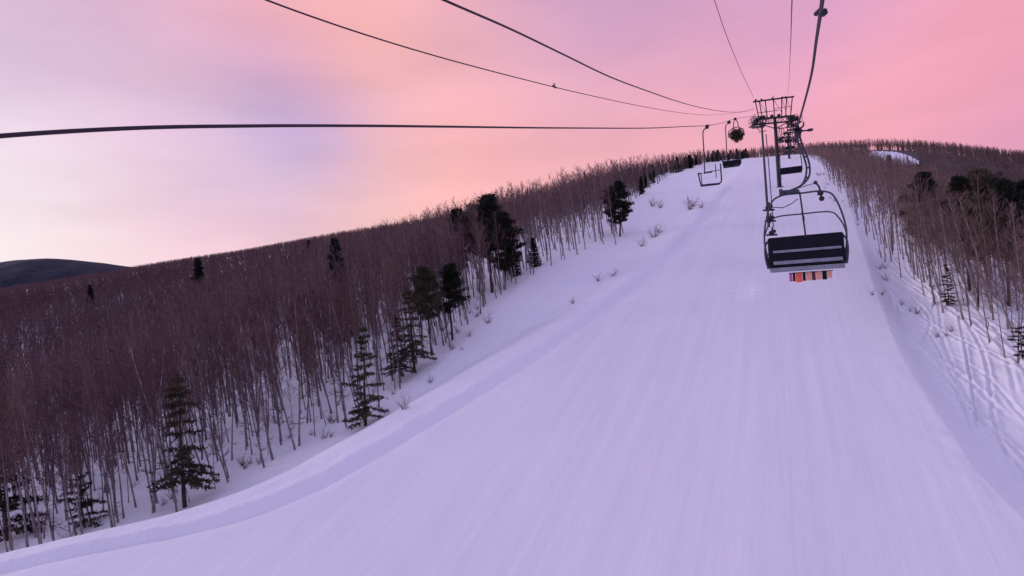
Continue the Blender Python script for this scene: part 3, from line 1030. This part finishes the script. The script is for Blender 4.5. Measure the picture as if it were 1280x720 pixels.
def lead_chair():
    t = empty('lift_chair')
    grip(t)
    m = MB()     # double-tube hanger, bowed
    for off in (-.042, .042):
        P = [(0 + off, 0, -.12), (.06 + off, .12, -.36), (.17 + off, .27, -.70), (.22 + off, .34, -1.0), (.17 + off, .28, -1.28),
             (.0, .10 + off, -1.50), (-.28, -.02 + off, -1.62), (-.42, -.08 + off, -1.64)]
        m.tube(spline(P, 7), .027, 10)
    for z, x, y in ((-.36, .06, .12), (-.7, .17, .27), (-1.0, .22, .34), (-1.28, .17, .28)):
        m.box((x, y, z), (.11, .05, .05), 0, None, .01)
    m.tube([(-.55, -.08, -1.64), (-.06, -.0, -1.66)], .055, 12)
    m.disc((-.52, -.08, -1.64), (1, 0, 0), .09, .09); m.box((-.30, -.05, -1.66), (.22, .12, .10), 0, None, .02)
    m.build('hanger_arm', 'steel_grey', t)
    m = MB()     # outer frame
    m.tube(arch(.96, -3.62, -1.74, .05, -.05, .42, .06), .025, 10)
    m.tube([(-.96, .05, -3.62), (-.90, .1, -3.80), (-.8, .5, -3.82)], .028, 8)
    m.tube([(.96, .05, -3.62), (.90, .1, -3.80), (.8, .5, -3.82)], .028, 8)
    m.tube([(-.92, 0, -3.77), (.92, 0, -3.77)], .030, 10)
    m.build('frame', 'steel_grey', t)
    m = MB(); m.tube([(-.05, -.05, -1.68), (-.02, -.06, -2.1), (.0, -.03, -2.5), (.03, 0, -2.95)], .022, 8)
    m.box((.0, -.05, -2.42), (.06, .06, .14), 0, None, .015); m.disc((-.02, -.05, -2.28), (1, 0, 0), .045, .05)
    m.build('centre_rod', 'steel_dark', t)
    m = MB()     # lowered inner bail / safety bar
    m.tube(arch(1.0, -3.35, -2.28, .2, .28, .34, .03), .020, 8)
    for sx in (-1, 1):
        m.tube([(sx * .99, .2, -3.35), (sx * .93, .42, -3.50), (sx * .80, .52, -3.62)], .018, 8)
    sb = m.build('safety_bar', 'steel_grey', t)
    # folded foot rests clinging to the left and right of the frame
    for (x, z, s) in ((-.87, -2.02, 1.0), (-.85, -2.33, .95), (-.83, -2.72, .9)):
        m = MB(); m.box((x, .1, z), (.16 * s, .14, .12 * s), 0, None, .03); m.tube([(x - .14, .12, z - .05), (x + .16 * s, .06, z - .07)], .026, 8)
        m.tube([(x + .04, .1, z + .16), (x, .12, z)], .022, 8); m.disc((x + .07, .02, z + .03), (0, 1, 0), .055, .04)
        m.build('foot_rest', 'steel_dark', sb)
    m = MB(); x, z = .46, -1.72
    m.tube([(x - .10, .05, z + .26), (x - .02, 0, z + .12), (x, 0, z), (x + .02, 0, z - .2)], .026, 8)
    m.box((x, 0, z - .06), (.15, .12, .10), 0, None, .02); m.disc((x + .02, -.05, z - .21), (0, 1, 0), .07, .05); m.disc((x - .1, .05, z + .25), (0, 1, 0), .05, .05)
    m.tube([(-.3, 0, -1.62), (.36, .05, z + .24)], .010, 6)
    m.build('damper', 'steel_dark', sb)
    m = MB(); m.tube([(-.75, .02, -2.02), (-.5, .05, -2.06), (-.28, .05, -1.98), (-.1, 0, -1.86)], .013, 6); m.build('lever', 'steel_dark', sb)
    m = MB()
    m.box((0, 0, -3.27), (1.90, .09, .80), 0, Matrix.Rotation(R(-4), 3, 'X'), .04)
    back = m.build('backrest', 'black_vinyl', t)
    for z, y, w in ((-3.27, -.055, 1.70), (-3.58, -.078, 1.72)):
        m = MB(); m.box((0.03, y, z), (w, .03, .065 if z > -3.4 else .095), 0, Matrix.Rotation(R(-4), 3, 'X'), .012); m.build('stripe', 'silver', back)
    m = MB(); m.box((0, .28, -3.70), (1.86, .52, .09), 0, Matrix.Rotation(R(5), 3, 'X'), .03)
    m.build('seat', 'black_vinyl', t)
    m = MB(); m.box((0, -.07, -3.775), (1.86, .05, .125), 0, None, .015)
    m.build('seat_rail', 'silver', t)
    for sx in (-1, 1):
        m = MB(); m.tube(spline([(sx * .98, 0, -3.72), (sx * 1.03, .02, -3.4), (sx * 1.02, .04, -3.1), (sx * .95, .05, -2.96)], 5), .026, 8)
        m.box((sx * .97, .18, -3.32), (.07, .42, .05), 0, None, .015); m.build('armrest', 'steel_grey', t)
    return t


lead = lead_chair()
tag(lead, 'nearest empty chair ahead, black padded back with two silver stripes hanging right of the run', 'lift chair', 'chairs riding uphill')
p18 = at(996.5, 163, 17.5)
lead.location = p18; lead.rotation_euler = (0, 0, HEAD)
# bright ski tails dangling under the seat
x = -.36
root = empty('striped_panel', at(990.5, 163, 17.5), HEAD, 'row of coral, peach, pink and black upright strips hanging under the nearest chair seat', 'striped panel')
m = MB(); m.tube([(-.34, .12, -3.895), (.76, .12, -3.895)], .014, 8); m.build('rail', 'steel_dark', root)
for w, mm, b_ in ((.09, 'magenta', 0), (.07, 'rubber', 0), (.17, 'coral', .03), (.08, 'rubber', 0), (.14, 'peach', 0), (.10, 'maroon', 0), (.15, 'peach', -.01), (.12, 'rubber', 0), (.12, 'peach', -.03)):
    m = MB(); m.box((x + w / 2 + .02, .12, -4.01 - b_ / 2), (w - .006, .05, .235 + b_), 0, None, .01); m.build('strip', mm, root, False); x += w + .004


def small_chair():
    """simpler chair for the far ones; back seen from behind"""
    t = empty('lift_chair'); grip(t)
    m = MB(); m.tube(spline([(0, 0, -.12), (.08, .15, -.5), (.16, .25, -1.0), (.06, .12, -1.5), (-.02, 0, -1.72)], 5), .06, 8); m.box((0, 0, -1.72), (.9, .2, .14), 0, None, .03); m.build('hanger_arm', 'steel_dark', t)
    m = MB(); m.tube(arch(.96, -3.62, -1.84, .05, -.05, .22, .0, 5), .045, 8); m.tube([(-.95, 0, -3.77), (.95, 0, -3.77)], .05, 8); m.build('frame', 'steel_grey', t)
    m = MB(); m.box((0, 0, -3.42), (1.86, .12, .52), 0, None, .04); m.build('backrest', 'black_vinyl', t)
    m = MB(); m.box((0, .28, -3.68), (1.86, .5, .10), 0, None, .03); m.build('seat', 'black_vinyl', t)
    return t


sc1 = small_chair()
tag(sc1, 'second chair uphill, small dark seat seen just behind the tower pole', 'lift chair', 'chairs riding uphill')
sc1.location = at(985.5, 168, 57); sc1.rotation_euler = (0, 0, HEAD); sc1.scale = (.95, 1, .92)
for (px, py, d, s, lb) in ((987, 150.5, 106, .95, 'third chair uphill, tiny and dark under the right arm of the tower'),
                           (986, 166, 150, 1.0, 'farthest chair uphill, a dark speck near the summit')):
    c = copy_tree(sc1); c.location = at(px, py, d); c.scale = (s, s, s); tag(c, lb, 'lift chair', 'chairs riding uphill')


def down_chair(full):
    t = empty('lift_chair')
    m = MB(); m.box((.0, 0, -.05), (.26, .5, .20), 0, None, .04); m.tube([(0, -.34, .02), (0, .34, .02)], .05, 10)
    for y in (-.2, .2): m.disc((.12, y, .0), (1, 0, 0), .09, .06)
    m.build('grip', 'steel_dark', t)
    m = MB(); m.tube(spline([(-.05, 0, -.1), (-.26, 0, -.28), (-.32, 0, -.6), (-.33, 0, -1.6), (-.36, 0, -2.9), (-.40, .05, -3.5)], 5), [.05] * 26 if False else .042, 8)
    m.build('hanger_arm', 'steel_dark', t)
    w = .78
    m = MB()
    m.tube(spline([(-w - .08, .35, -3.35), (-w - .02, .3, -3.7), (-w + .06, .1, -4.22), (-w + .2, 0, -4.34), (0, 0, -4.34), (w - .2, 0, -4.34), (w - .02, .0, -4.2), (w, 0, -3.7), (w, 0, -2.9)], 6), .05, 8)
    m.tube([(-.40, .05, -3.4), (w, .02, -3.35)], .028, 8); m.tube([(-w + .12, .1, -3.4), (-w + .15, .05, -4.3)], .03, 8); m.tube([(.42, 0, -2.9), (.42, 0, -3.9)], .03, 8)
    m.build('frame', 'steel_dark', t)
    m = MB(); m.box((-.05, .22, -4.36), (1.4, .42, .09), 0, None, .03)
    m.build('seat', 'black_vinyl', t)
    if full:
        m = MB(); m.box((0, -.1, -4.05), (1.5, .1, .5), 0, None, .04); m.build('backrest', 'black_vinyl', t)
    else:
        m = MB()
        for x in (-.75, -.35, -.15, .05): m.box((x, .3, -3.42), (.14, .10, .10), 0, None, .02)
        m.tube([(-.86, .3, -3.42), (.2, .3, -3.38)], .024, 8)
        m.build('foot_rest', 'steel_dark', t)
    return t


dc = down_chair(False); dc.location = at(883.5, 158, 48); dc.rotation_euler = (0, 0, HEAD + math.pi * 0 + .12)
tag(dc, 'nearest empty returning chair, thin open U-shaped frame hanging over the upper left snow', 'lift chair', 'chairs returning downhill')
dc2 = down_chair(True); dc2.location = at(921, 149, 62.5); dc2.rotation_euler = (0, 0, HEAD); dc2.location = at(911, 152.5, 58); dc2.scale = (1.0, 1.0, .92)
tag(dc2, 'second returning chair, dark solid seat half hidden behind the open U-shaped one', 'lift chair', 'chairs returning downhill')
t = empty('lift_chair', at(919, 148.3, 77), HEAD, 'farthest returning chair carrying a round dark bundle against the pink sky', 'lift chair', 'chairs returning downhill')
m = MB(); m.box((0, 0, -.05), (.3, .5, .24), 0, None, .05); m.tube([(0, -.4, .02), (0, .4, .02)], .05, 8); m.build('grip', 'steel_dark', t)
m = MB(); m.tube([(-.1, 0, -.1), (-.22, 0, -.5), (-.25, 0, -1.1)], .05, 8); m.tube([(.1, 0, -.1), (.25, 0, -.5), (.3, 0, -1.1)], .05, 8); m.build('hanger_arm', 'steel_dark', t)
m = MB(); m.tube([(-.9, 0, -2.1), (-.85, 0, -1.4), (-.3, 0, -1.05), (.3, 0, -1.05), (.85, 0, -1.4), (.9, 0, -2.1)], .05, 8); m.tube([(-1.0, 0, -2.1), (1.0, 0, -2.1)], .05, 8); m.build('frame', 'steel_dark', t)
m = MB(); m.box((0, .1, -2.2), (1.5, .5, .12), 0, None, .03); m.build('seat', 'black_vinyl', t)
rb = random.Random(3); tri = []
for k in range(2200):
    o_ = rand_unit(rb); rad_ = (.72 + .18 * math.sin(o_.x * 7 + o_.z * 5)) * rb.random() ** .4
    a = Vector((o_.x * rad_, o_.y * rad_ * .8, o_.z * rad_ * .95)); b = a + (o_ + rand_unit(rb) * .7).normalized() * .2
    s = (b - a).cross(rand_unit(rb)).normalized() * .028; tri.append((a - s, a + s, b + s * .5, b - s * .5))
Vl = np.array([[tuple(p) for p in q] for q in tri]).reshape(-1, 3)
bo = np_mesh('evergreen_bundle', Vl, np.arange(len(Vl)).reshape(-1, 4), ['needle_warm'])
bo.location = at(920.5, 169, 77); tag(bo, 'round dark bushy bundle resting on the farthest returning chair', 'bundle')

# ------------------------------------------------------------------ towers
def lift_tower(base, ztop, half, label, scale_detail=1.0, lean=0):
    """local x = across the line; heights relative to the base"""
    h = ztop - base.z
    t = empty('lift_tower', base, -.10, label, 'lift tower')
    m = MB(); m.tube([(0, 0, -.6), (0, 0, h * .5), (0, 0, h - .1)], [.30, .26, .22], 16); m.build('pole', 'steel_dark', t)
    m = MB(); m.disc((0, 0, -.05), (0, 0, 1), .55, .18, 16); m.build('base_plate', 'steel_grey', t)
    m = MB(); m.box((0, 0, h), (half * 2, .30, .26), 0, None, .04); m.box((0, .0, h - .75), (half * 1.85, .22, .20), 0, None, .02)
    for x in (-.75, -.35, .35, .7): m.tube([(half * x, 0, h - .75), (half * x * .9, 0, h)], .05, 6)
    m.tube([(-half * .7, 0, h - .75), (0, 0, h - 1.6)], .07, 8); m.tube([(half * .7, 0, h - .75), (0, 0, h - 1.6)], .07, 8)
    ca = m.build('crossarm', 'steel_dark', t)
    m = MB(); tp = h + 2.65
    m.tube([(-half - .1, 0, tp - .1), (half + .1, 0, tp + .1)], .12, 8)
    for x in (-.92, -.72, -.42, .0, .42, .66, .95):
        m.tube([(half * x, 0, tp), (half * x * .86, .1, h + .1)], .075, 6)
    for x0, x1 in ((-.72, -.42), (.42, .66), (.66, .95), (0, .42)):
        m.tube([(half * x0, 0, tp), (half * x1 * .9, 0, h + .6)], .03, 5)
    for x in (-.9, -.6, -.05, .45, .62): m.box((half * x, 0, tp + .12), (.22, .2, .28), 0, None, .02)
    m.tube([(0, 0, tp), (0, 0, tp + .55)], .04, 6)
    m.tube([(0, .1, h + 1.3), (half * .9, .1, h + 1.45)], .035, 5)
    m.build('lifting_frame', 'steel_dark', t)
    for sx, hh in ((-1, 0), (1, -.5)):
        sh = MB(); cx_ = sx * half * .9
        for k in range(8):
            y = -1.9 + k * .54
            sh.disc((cx_, y, h - .10 + hh - .02 * (k - 3.5) ** 2), (1, 0, 0), .30, .14, 14)
        so = sh.build('sheave_train', 'rubber', t)
        m = MB()
        m.box((cx_ - .12, 0, h - .15 + hh), (.05, 4.1, .32), 0, None, .02); m.box((cx_ + .12, 0, h - .15 + hh), (.05, 4.1, .32), 0, None, .02)
        for y in (-1.4, 0, 1.4): m.tube([(cx_, y, h - .1 + hh), (cx_ * .96, 0, h + .1)], .045, 6)
        m.build('side_plate', 'steel_dark', so)
        m = MB()       # catwalk with rails and a hoop hanging below
        m.box((cx_ + sx * .45, 0, h - .75 + hh), (.55, 3.6, .05))
        for y in (-1.7, -.85, 0, .85, 1.7):
            m.tube([(cx_ + sx * .70, y, h - .75 + hh), (cx_ + sx * .70, y, h + .35 + hh)], .028, 6)
        for z in (.35, -.2): m.tube([(cx_ + sx * .70, -1.75, h + z + hh), (cx_ + sx * .70, 1.75, h + z + hh)], .028, 6)
        m.tube(spline([(cx_ - .35, -1, h - .7 + hh), (cx_ - .30, -1, h - 1.5 + hh), (cx_, -1, h - 1.9 + hh)], 5), .05, 6)
        m.build('catwalk', 'steel_dark', t)
    m = MB()      # braces and hoops under the right arm
    for x in (.55, .75, .98, 1.08):
        m.tube([(half * x, -.4, h + .2), (half * x, -.3, h - 2.0)], .05, 5)
    for z in (-.4, -1.1, -1.6, -2.0): m.tube([(half * .52, -.35, h + z), (half * 1.1, -.35, h + z)], .05, 5)
    m.box((half * .85, -.2, h - 1.35), (.5, .5, .35), 0, None, .05); m.box((half * .8, -.2, h - .35), (.7, .4, .35), 0, None, .05)
    m.build('hoop_guard', 'steel_dark', t)
    m = MB()      # diagonals between the two bars
    for k in range(9):
        xa = -half * .95 + k * half * .21
        m.tube([(xa, .05, h - .75), (xa + half * .21, .05, h)], .035, 5); m.tube([(xa + half * .21, -.05, h - .75), (xa, -.05, h)], .03, 5)
    m.tube([(-half * .8, 0, h + .9), (half * .2, 0, h + 1.0)], .05, 5)
    for x in (-.55, -.15, .2): m.box((half * x, -.1, h + .28), (.4, .3, .3), 0, None, .04)
    m.build('lattice', 'steel_dark', t)
    m = MB(); x0 = -half * 1.12; x1 = -half * .55      # work cage hung on the downhill end
    for x in np.linspace(x0, x1, 5):
        for y in (-.6, .6): m.tube([(x, y, h - 1.15), (x, y, h + .25)], .04, 5)
    for z in (-1.15, -.7, -.25, .25):
        for y in (-.6, .6): m.tube([(x0, y, h + z), (x1, y, h + z)], .04, 5)
        for x in (x0, x1): m.tube([(x, -.6, h + z), (x, .6, h + z)], .04, 5)
    for k in range(3): m.tube([(x0 + .36 * k, -.6, h - 1.15), (x0 + .36 * k + .4, -.6, h + .2)], .035, 5)
    m.box(((x0 + x1) / 2, 0, h - 1.15), (x1 - x0, 1.2, .06)); m.box((x0 + .3, -.3, h - .6), (.5, .4, .7), 0, None, .05); m.box((x1 - .2, -.2, h - .8), (.35, .4, .5), 0, None, .05)
    m.build('work_cage', 'steel_dark', t)
    m = MB()
    for z in np.arange(1.2, h - .6, .42): m.tube([(-.22, -.46, z), (.22, -.46, z)], .018, 5)
    for sx in (-1, 1): m.tube([(sx * .22, -.46, 1.0), (sx * .22, -.42, h - .5)], .024, 5)
    m.build('ladder', 'steel_dark', t)
    return t


pb_ = at(974.5, 234, 92); base = Vector((pb_.x, pb_.y, Hs(pb_.x, pb_.y)))
lift_tower(base, at(969, 147, 92).z, 2.75, 'main lift tower with dark pole and latticed crossarm, nearest and tallest against the sky')
pt = at(985.5, 182, 168); b2 = Vector((pt.x, pt.y, Hs(pt.x, pt.y)))
lift_tower(b2, at(985, 172, 168).z, 2.2, 'distant lift tower under the right arm of the main one near the summit')
# slimmer service mast in front of the tower
g0 = on_ground(961, 284)
gt = at(957, 158, g0.y)
hM = gt.z - g0.z
t = empty('service_mast', g0, HEAD, 'slim pale double mast left of the main tower pole, its foot behind the nearest chair', 'mast')
m = MB(); m.tube([(0, 0, -.4), (0, 0, hM)], [.13, .10], 10); m.build('pole', 'steel_grey', t)
m = MB(); m.tube([(.42, 0, -.4), (.40, 0, hM * .55), (.34, 0, hM * .92)], .045, 8); m.build('stay', 'steel_grey', t)
m = MB(); m.box((0, 0, hM + .1), (.34, .3, .3), 0, None, .05)
m.tube(spline([(-.55, 0, hM + 1.0), (-.45, 0, hM + .4), (-.1, 0, hM + .1)], 4), .05, 6); m.tube(spline([(.55, 0, hM + 1.2), (.4, 0, hM + .4), (.1, 0, hM + .1)], 4), .05, 6)
m.tube([(-.3, 0, hM - .5), (.4, 0, hM - .45)], .04, 6); m.build('bracket', 'steel_dark', t)

# ------------------------------------------------------------------ the snowy clearing on the distant hill
nX, nT = 40, 10
V = []
for i in range(nX):
    px = 1086 + 62 * i / (nX - 1)
    a = np.interp(px, poly_x, top_) + .8 + .5 * math.sin(i * 1.7); b = np.interp(px, poly_x, bot_) - 1.0 + .8 * math.sin(i * 2.3)
    for j in range(nT):
        q = on_hill(px, a + (max(b, a + .3) - a) * j / (nT - 1))
        V.append((q.x, q.y - .5, float(hz(q.x, q.y)) + 1.2))
V = np.array(V); ii = np.arange(nX * nT).reshape(nX, nT)
q = np.stack([ii[:-1, :-1], ii[1:, :-1], ii[1:, 1:], ii[:-1, 1:]], -1).reshape(-1, 4)[:, ::-1]
o = np_mesh('ski_run', V, q, ['snow']); o['kind'] = 'structure'

# ------------------------------------------------------------------ sky
w = bpy.data.worlds.new('World'); bpy.context.scene.world = w; w.use_nodes = True
nt = w.node_tree; N = nt.nodes; Lk = nt.links
N.clear()
out = N.new('ShaderNodeOutputWorld'); bg = N.new('ShaderNodeBackground')
tc = N.new('ShaderNodeTexCoord'); nrm = N.new('ShaderNodeVectorMath'); nrm.operation = 'NORMALIZE'
Lk.new(tc.outputs['Generated'], nrm.inputs[0])


def vm(op, a, b=None, s=None):
    n = N.new('ShaderNodeVectorMath'); n.operation = op
    for i, q in enumerate((a, b)):
        if q is None: continue
        if isinstance(q, (tuple, list, Vector)): n.inputs[i].default_value = q
        else: Lk.new(q, n.inputs[i])
    if s is not None:
        if isinstance(s, (int, float)): n.inputs['Scale'].default_value = s
        else: Lk.new(s, n.inputs['Scale'])
    return n


def mm_(op, a, b=None, clamp=False):
    n = N.new('ShaderNodeMath'); n.operation = op; n.use_clamp = clamp
    for i, q in enumerate((a, b)):
        if q is None: continue
        if isinstance(q, (int, float)): n.inputs[i].default_value = q
        else: Lk.new(q, n.inputs[i])
    return n.outputs[0]


# gently warped direction so the cloud colours drift like real cloud
st = N.new('ShaderNodeMapping'); st.inputs['Scale'].default_value = (1, 1, 2.6); Lk.new(nrm.outputs[0], st.inputs['Vector'])
n1 = N.new('ShaderNodeTexNoise'); n1.inputs['Scale'].default_value = 3.2; n1.inputs['Detail'].default_value = 6; n1.inputs['Roughness'].default_value = .55
Lk.new(st.outputs['Vector'], n1.inputs['Vector'])
wv = vm('SUBTRACT', n1.outputs['Color'], (.5, .5, .5)); wv2 = vm('SCALE', wv.outputs[0], s=.12)
dirn = vm('ADD', nrm.outputs[0], wv2.outputs[0]).outputs[0]


def lin(c):
    c /= 255.0
    return c / 12.92 if c <= .04045 else ((c + .055) / 1.055) ** 2.4


SKY = [  # photo pixel, colour of the cloud there
    (0, 10, 212, 178, 205), (100, 5, 205, 168, 200), (230, 45, 240, 182, 198), (0, 90, 220, 195, 225), (0, 200, 250, 238, 246),
    (10, 290, 255, 252, 250), (150, 255, 250, 214, 222), (290, 190, 208, 184, 216), (330, 60, 250, 176, 186), (120, 290, 250, 216, 222), (120, 110, 228, 190, 215), (230, 165, 220, 190, 220), (345, 128, 158, 154, 218),
    (375, 195, 176, 164, 216), (425, 18, 255, 184, 184), (490, 60, 255, 189, 180), (565, 125, 252, 182, 188), (600, 8, 216, 165, 192),
    (620, 90, 240, 176, 190), (470, 175, 228, 178, 200), (560, 225, 255, 190, 182), (440, 275, 255, 200, 186), (300, 285, 250, 206, 214),
    (230, 230, 240, 200, 218), (700, 60, 208, 162, 196), (720, 160, 246, 180, 190), (780, 15, 192, 154, 196), (900, 60, 216, 162, 196),
    (850, 150, 255, 182, 188), (1000, 60, 220, 162, 200), (1090, 15, 212, 158, 202), (1150, 90, 255, 170, 174), (1260, 45, 255, 165, 172),
    (1250, 125, 224, 157, 190), (1080, 150, 255, 178, 186), (1180, 15, 216, 158, 200), (1210, 165, 226, 158, 192), (1160, 145, 246, 172, 188), (1200, 75, 255, 168, 174), (1060, 100, 240, 168, 190), (1290, 150, 216, 152, 194), (800, 90, 232, 168, 194), (170, 160, 224, 200, 226), (60, 240, 250, 234, 240), (1270, 190, 228, 158, 190), (650, 230, 255, 186, 188), (950, 120, 246, 172, 192), (980, 10, 205, 155, 195)]
pts = []
for px, py, r_, g_, b_ in SKY:
    pts.append((at(px, py, 1).normalized(), (lin(r_), lin(g_), lin(b_)), 190.0))
for v_, c_, k in (((-.2, .6, .85), (.49, .445, .78), 5.0), ((0, 0, 1), (.44, .445, .83), 4.0), ((.6, -.4, .6), (.50, .44, .74), 4.0), ((-.6, -.6, .5), (.50, .44, .72), 4.0),
                  ((0, -1, .15), (.45, .38, .72), 5.0), ((1, .2, .15), (.75, .38, .62), 8.0), ((-1, .2, .1), (.98, .82, .88), 9.0)):
    pts.append((Vector(v_).normalized(), c_, k))
acc = None; ws = None
for dvec, col, k in pts:
    dt = vm('DOT_PRODUCT', dirn, tuple(dvec)).outputs['Value']
    e = mm_('MULTIPLY', mm_('SUBTRACT', dt, 1.0), k)
    wgt = mm_('POWER', 2.71828, e)
    if k < 20: wgt = mm_('MULTIPLY', wgt, .0012)
    cv = vm('SCALE', tuple(col), s=wgt).outputs[0]
    acc = cv if acc is None else vm('ADD', acc, cv).outputs[0]
    ws = wgt if ws is None else mm_('ADD', ws, wgt)
inv = mm_('DIVIDE', 1.0, mm_('ADD', ws, 1e-6))
cloud = vm('SCALE', acc, s=inv).outputs[0]
# faint streaks in the cloud
st2 = N.new('ShaderNodeMapping'); st2.inputs['Scale'].default_value = (1.0, 1.0, 5); st2.inputs['Rotation'].default_value = (.25, -.45, 0); Lk.new(nrm.outputs[0], st2.inputs['Vector'])
n2 = N.new('ShaderNodeTexNoise'); n2.inputs['Scale'].default_value = 3; n2.inputs['Detail'].default_value = 6; Lk.new(st2.outputs['Vector'], n2.inputs['Vector'])
mr = N.new('ShaderNodeMapRange'); mr.inputs['From Min'].default_value = .3; mr.inputs['From Max'].default_value = .7; mr.inputs['To Min'].default_value = .92; mr.inputs['To Max'].default_value = 1.05
Lk.new(n2.outputs['Fac'], mr.inputs['Value'])
cloud = vm('SCALE', cloud, s=mr.outputs['Result']).outputs[0]
SUN_EL, SUN_AZ = R(13), R(-75)     # azimuth from +Y, negative = left
sky = N.new('ShaderNodeTexSky'); sky.sky_type = 'NISHITA'; sky.sun_disc = False; sky.sun_elevation = SUN_EL; sky.sun_rotation = SUN_AZ
skys = vm('SCALE', sky.outputs[0], s=.004).outputs[0]
tot = vm('ADD', cloud, skys).outputs[0]
Lk.new(tot, bg.inputs['Color']); bg.inputs['Strength'].default_value = 1.0
Lk.new(bg.outputs[0], out.inputs['Surface'])

sl = bpy.data.lights.new('sun', 'SUN'); sl.energy = 1.05; sl.angle = R(14); sl.color = (1, .80, .84)
so = bpy.data.objects.new('sun', sl); C.objects.link(so)
sdir = Vector((math.sin(SUN_AZ) * math.cos(SUN_EL), math.cos(SUN_AZ) * math.cos(SUN_EL), math.sin(SUN_EL)))
so.rotation_euler = sdir.to_track_quat('Z', 'Y').to_euler()

# ------------------------------------------------------------------ camera
cam = bpy.data.cameras.new('camera'); cam.sensor_width = 36; cam.lens = 36 * F; cam.clip_start = .1; cam.clip_end = 8000
co = bpy.data.objects.new('camera', cam); C.objects.link(co)
co.matrix_world = Matrix(((CR, SR, 0, 0), (0, 0, -1, 0), (-SR, CR, 0, 0), (0, 0, 0, 1)))
sc = bpy.context.scene; sc.camera = co
sc.view_settings.view_transform = 'Standard'; sc.view_settings.look = 'None'; sc.view_settings.exposure = 0; sc.view_settings.gamma = 1
sc.cycles.max_bounces = 5; sc.cycles.diffuse_bounces = 3
sc.cycles.use_denoising = True
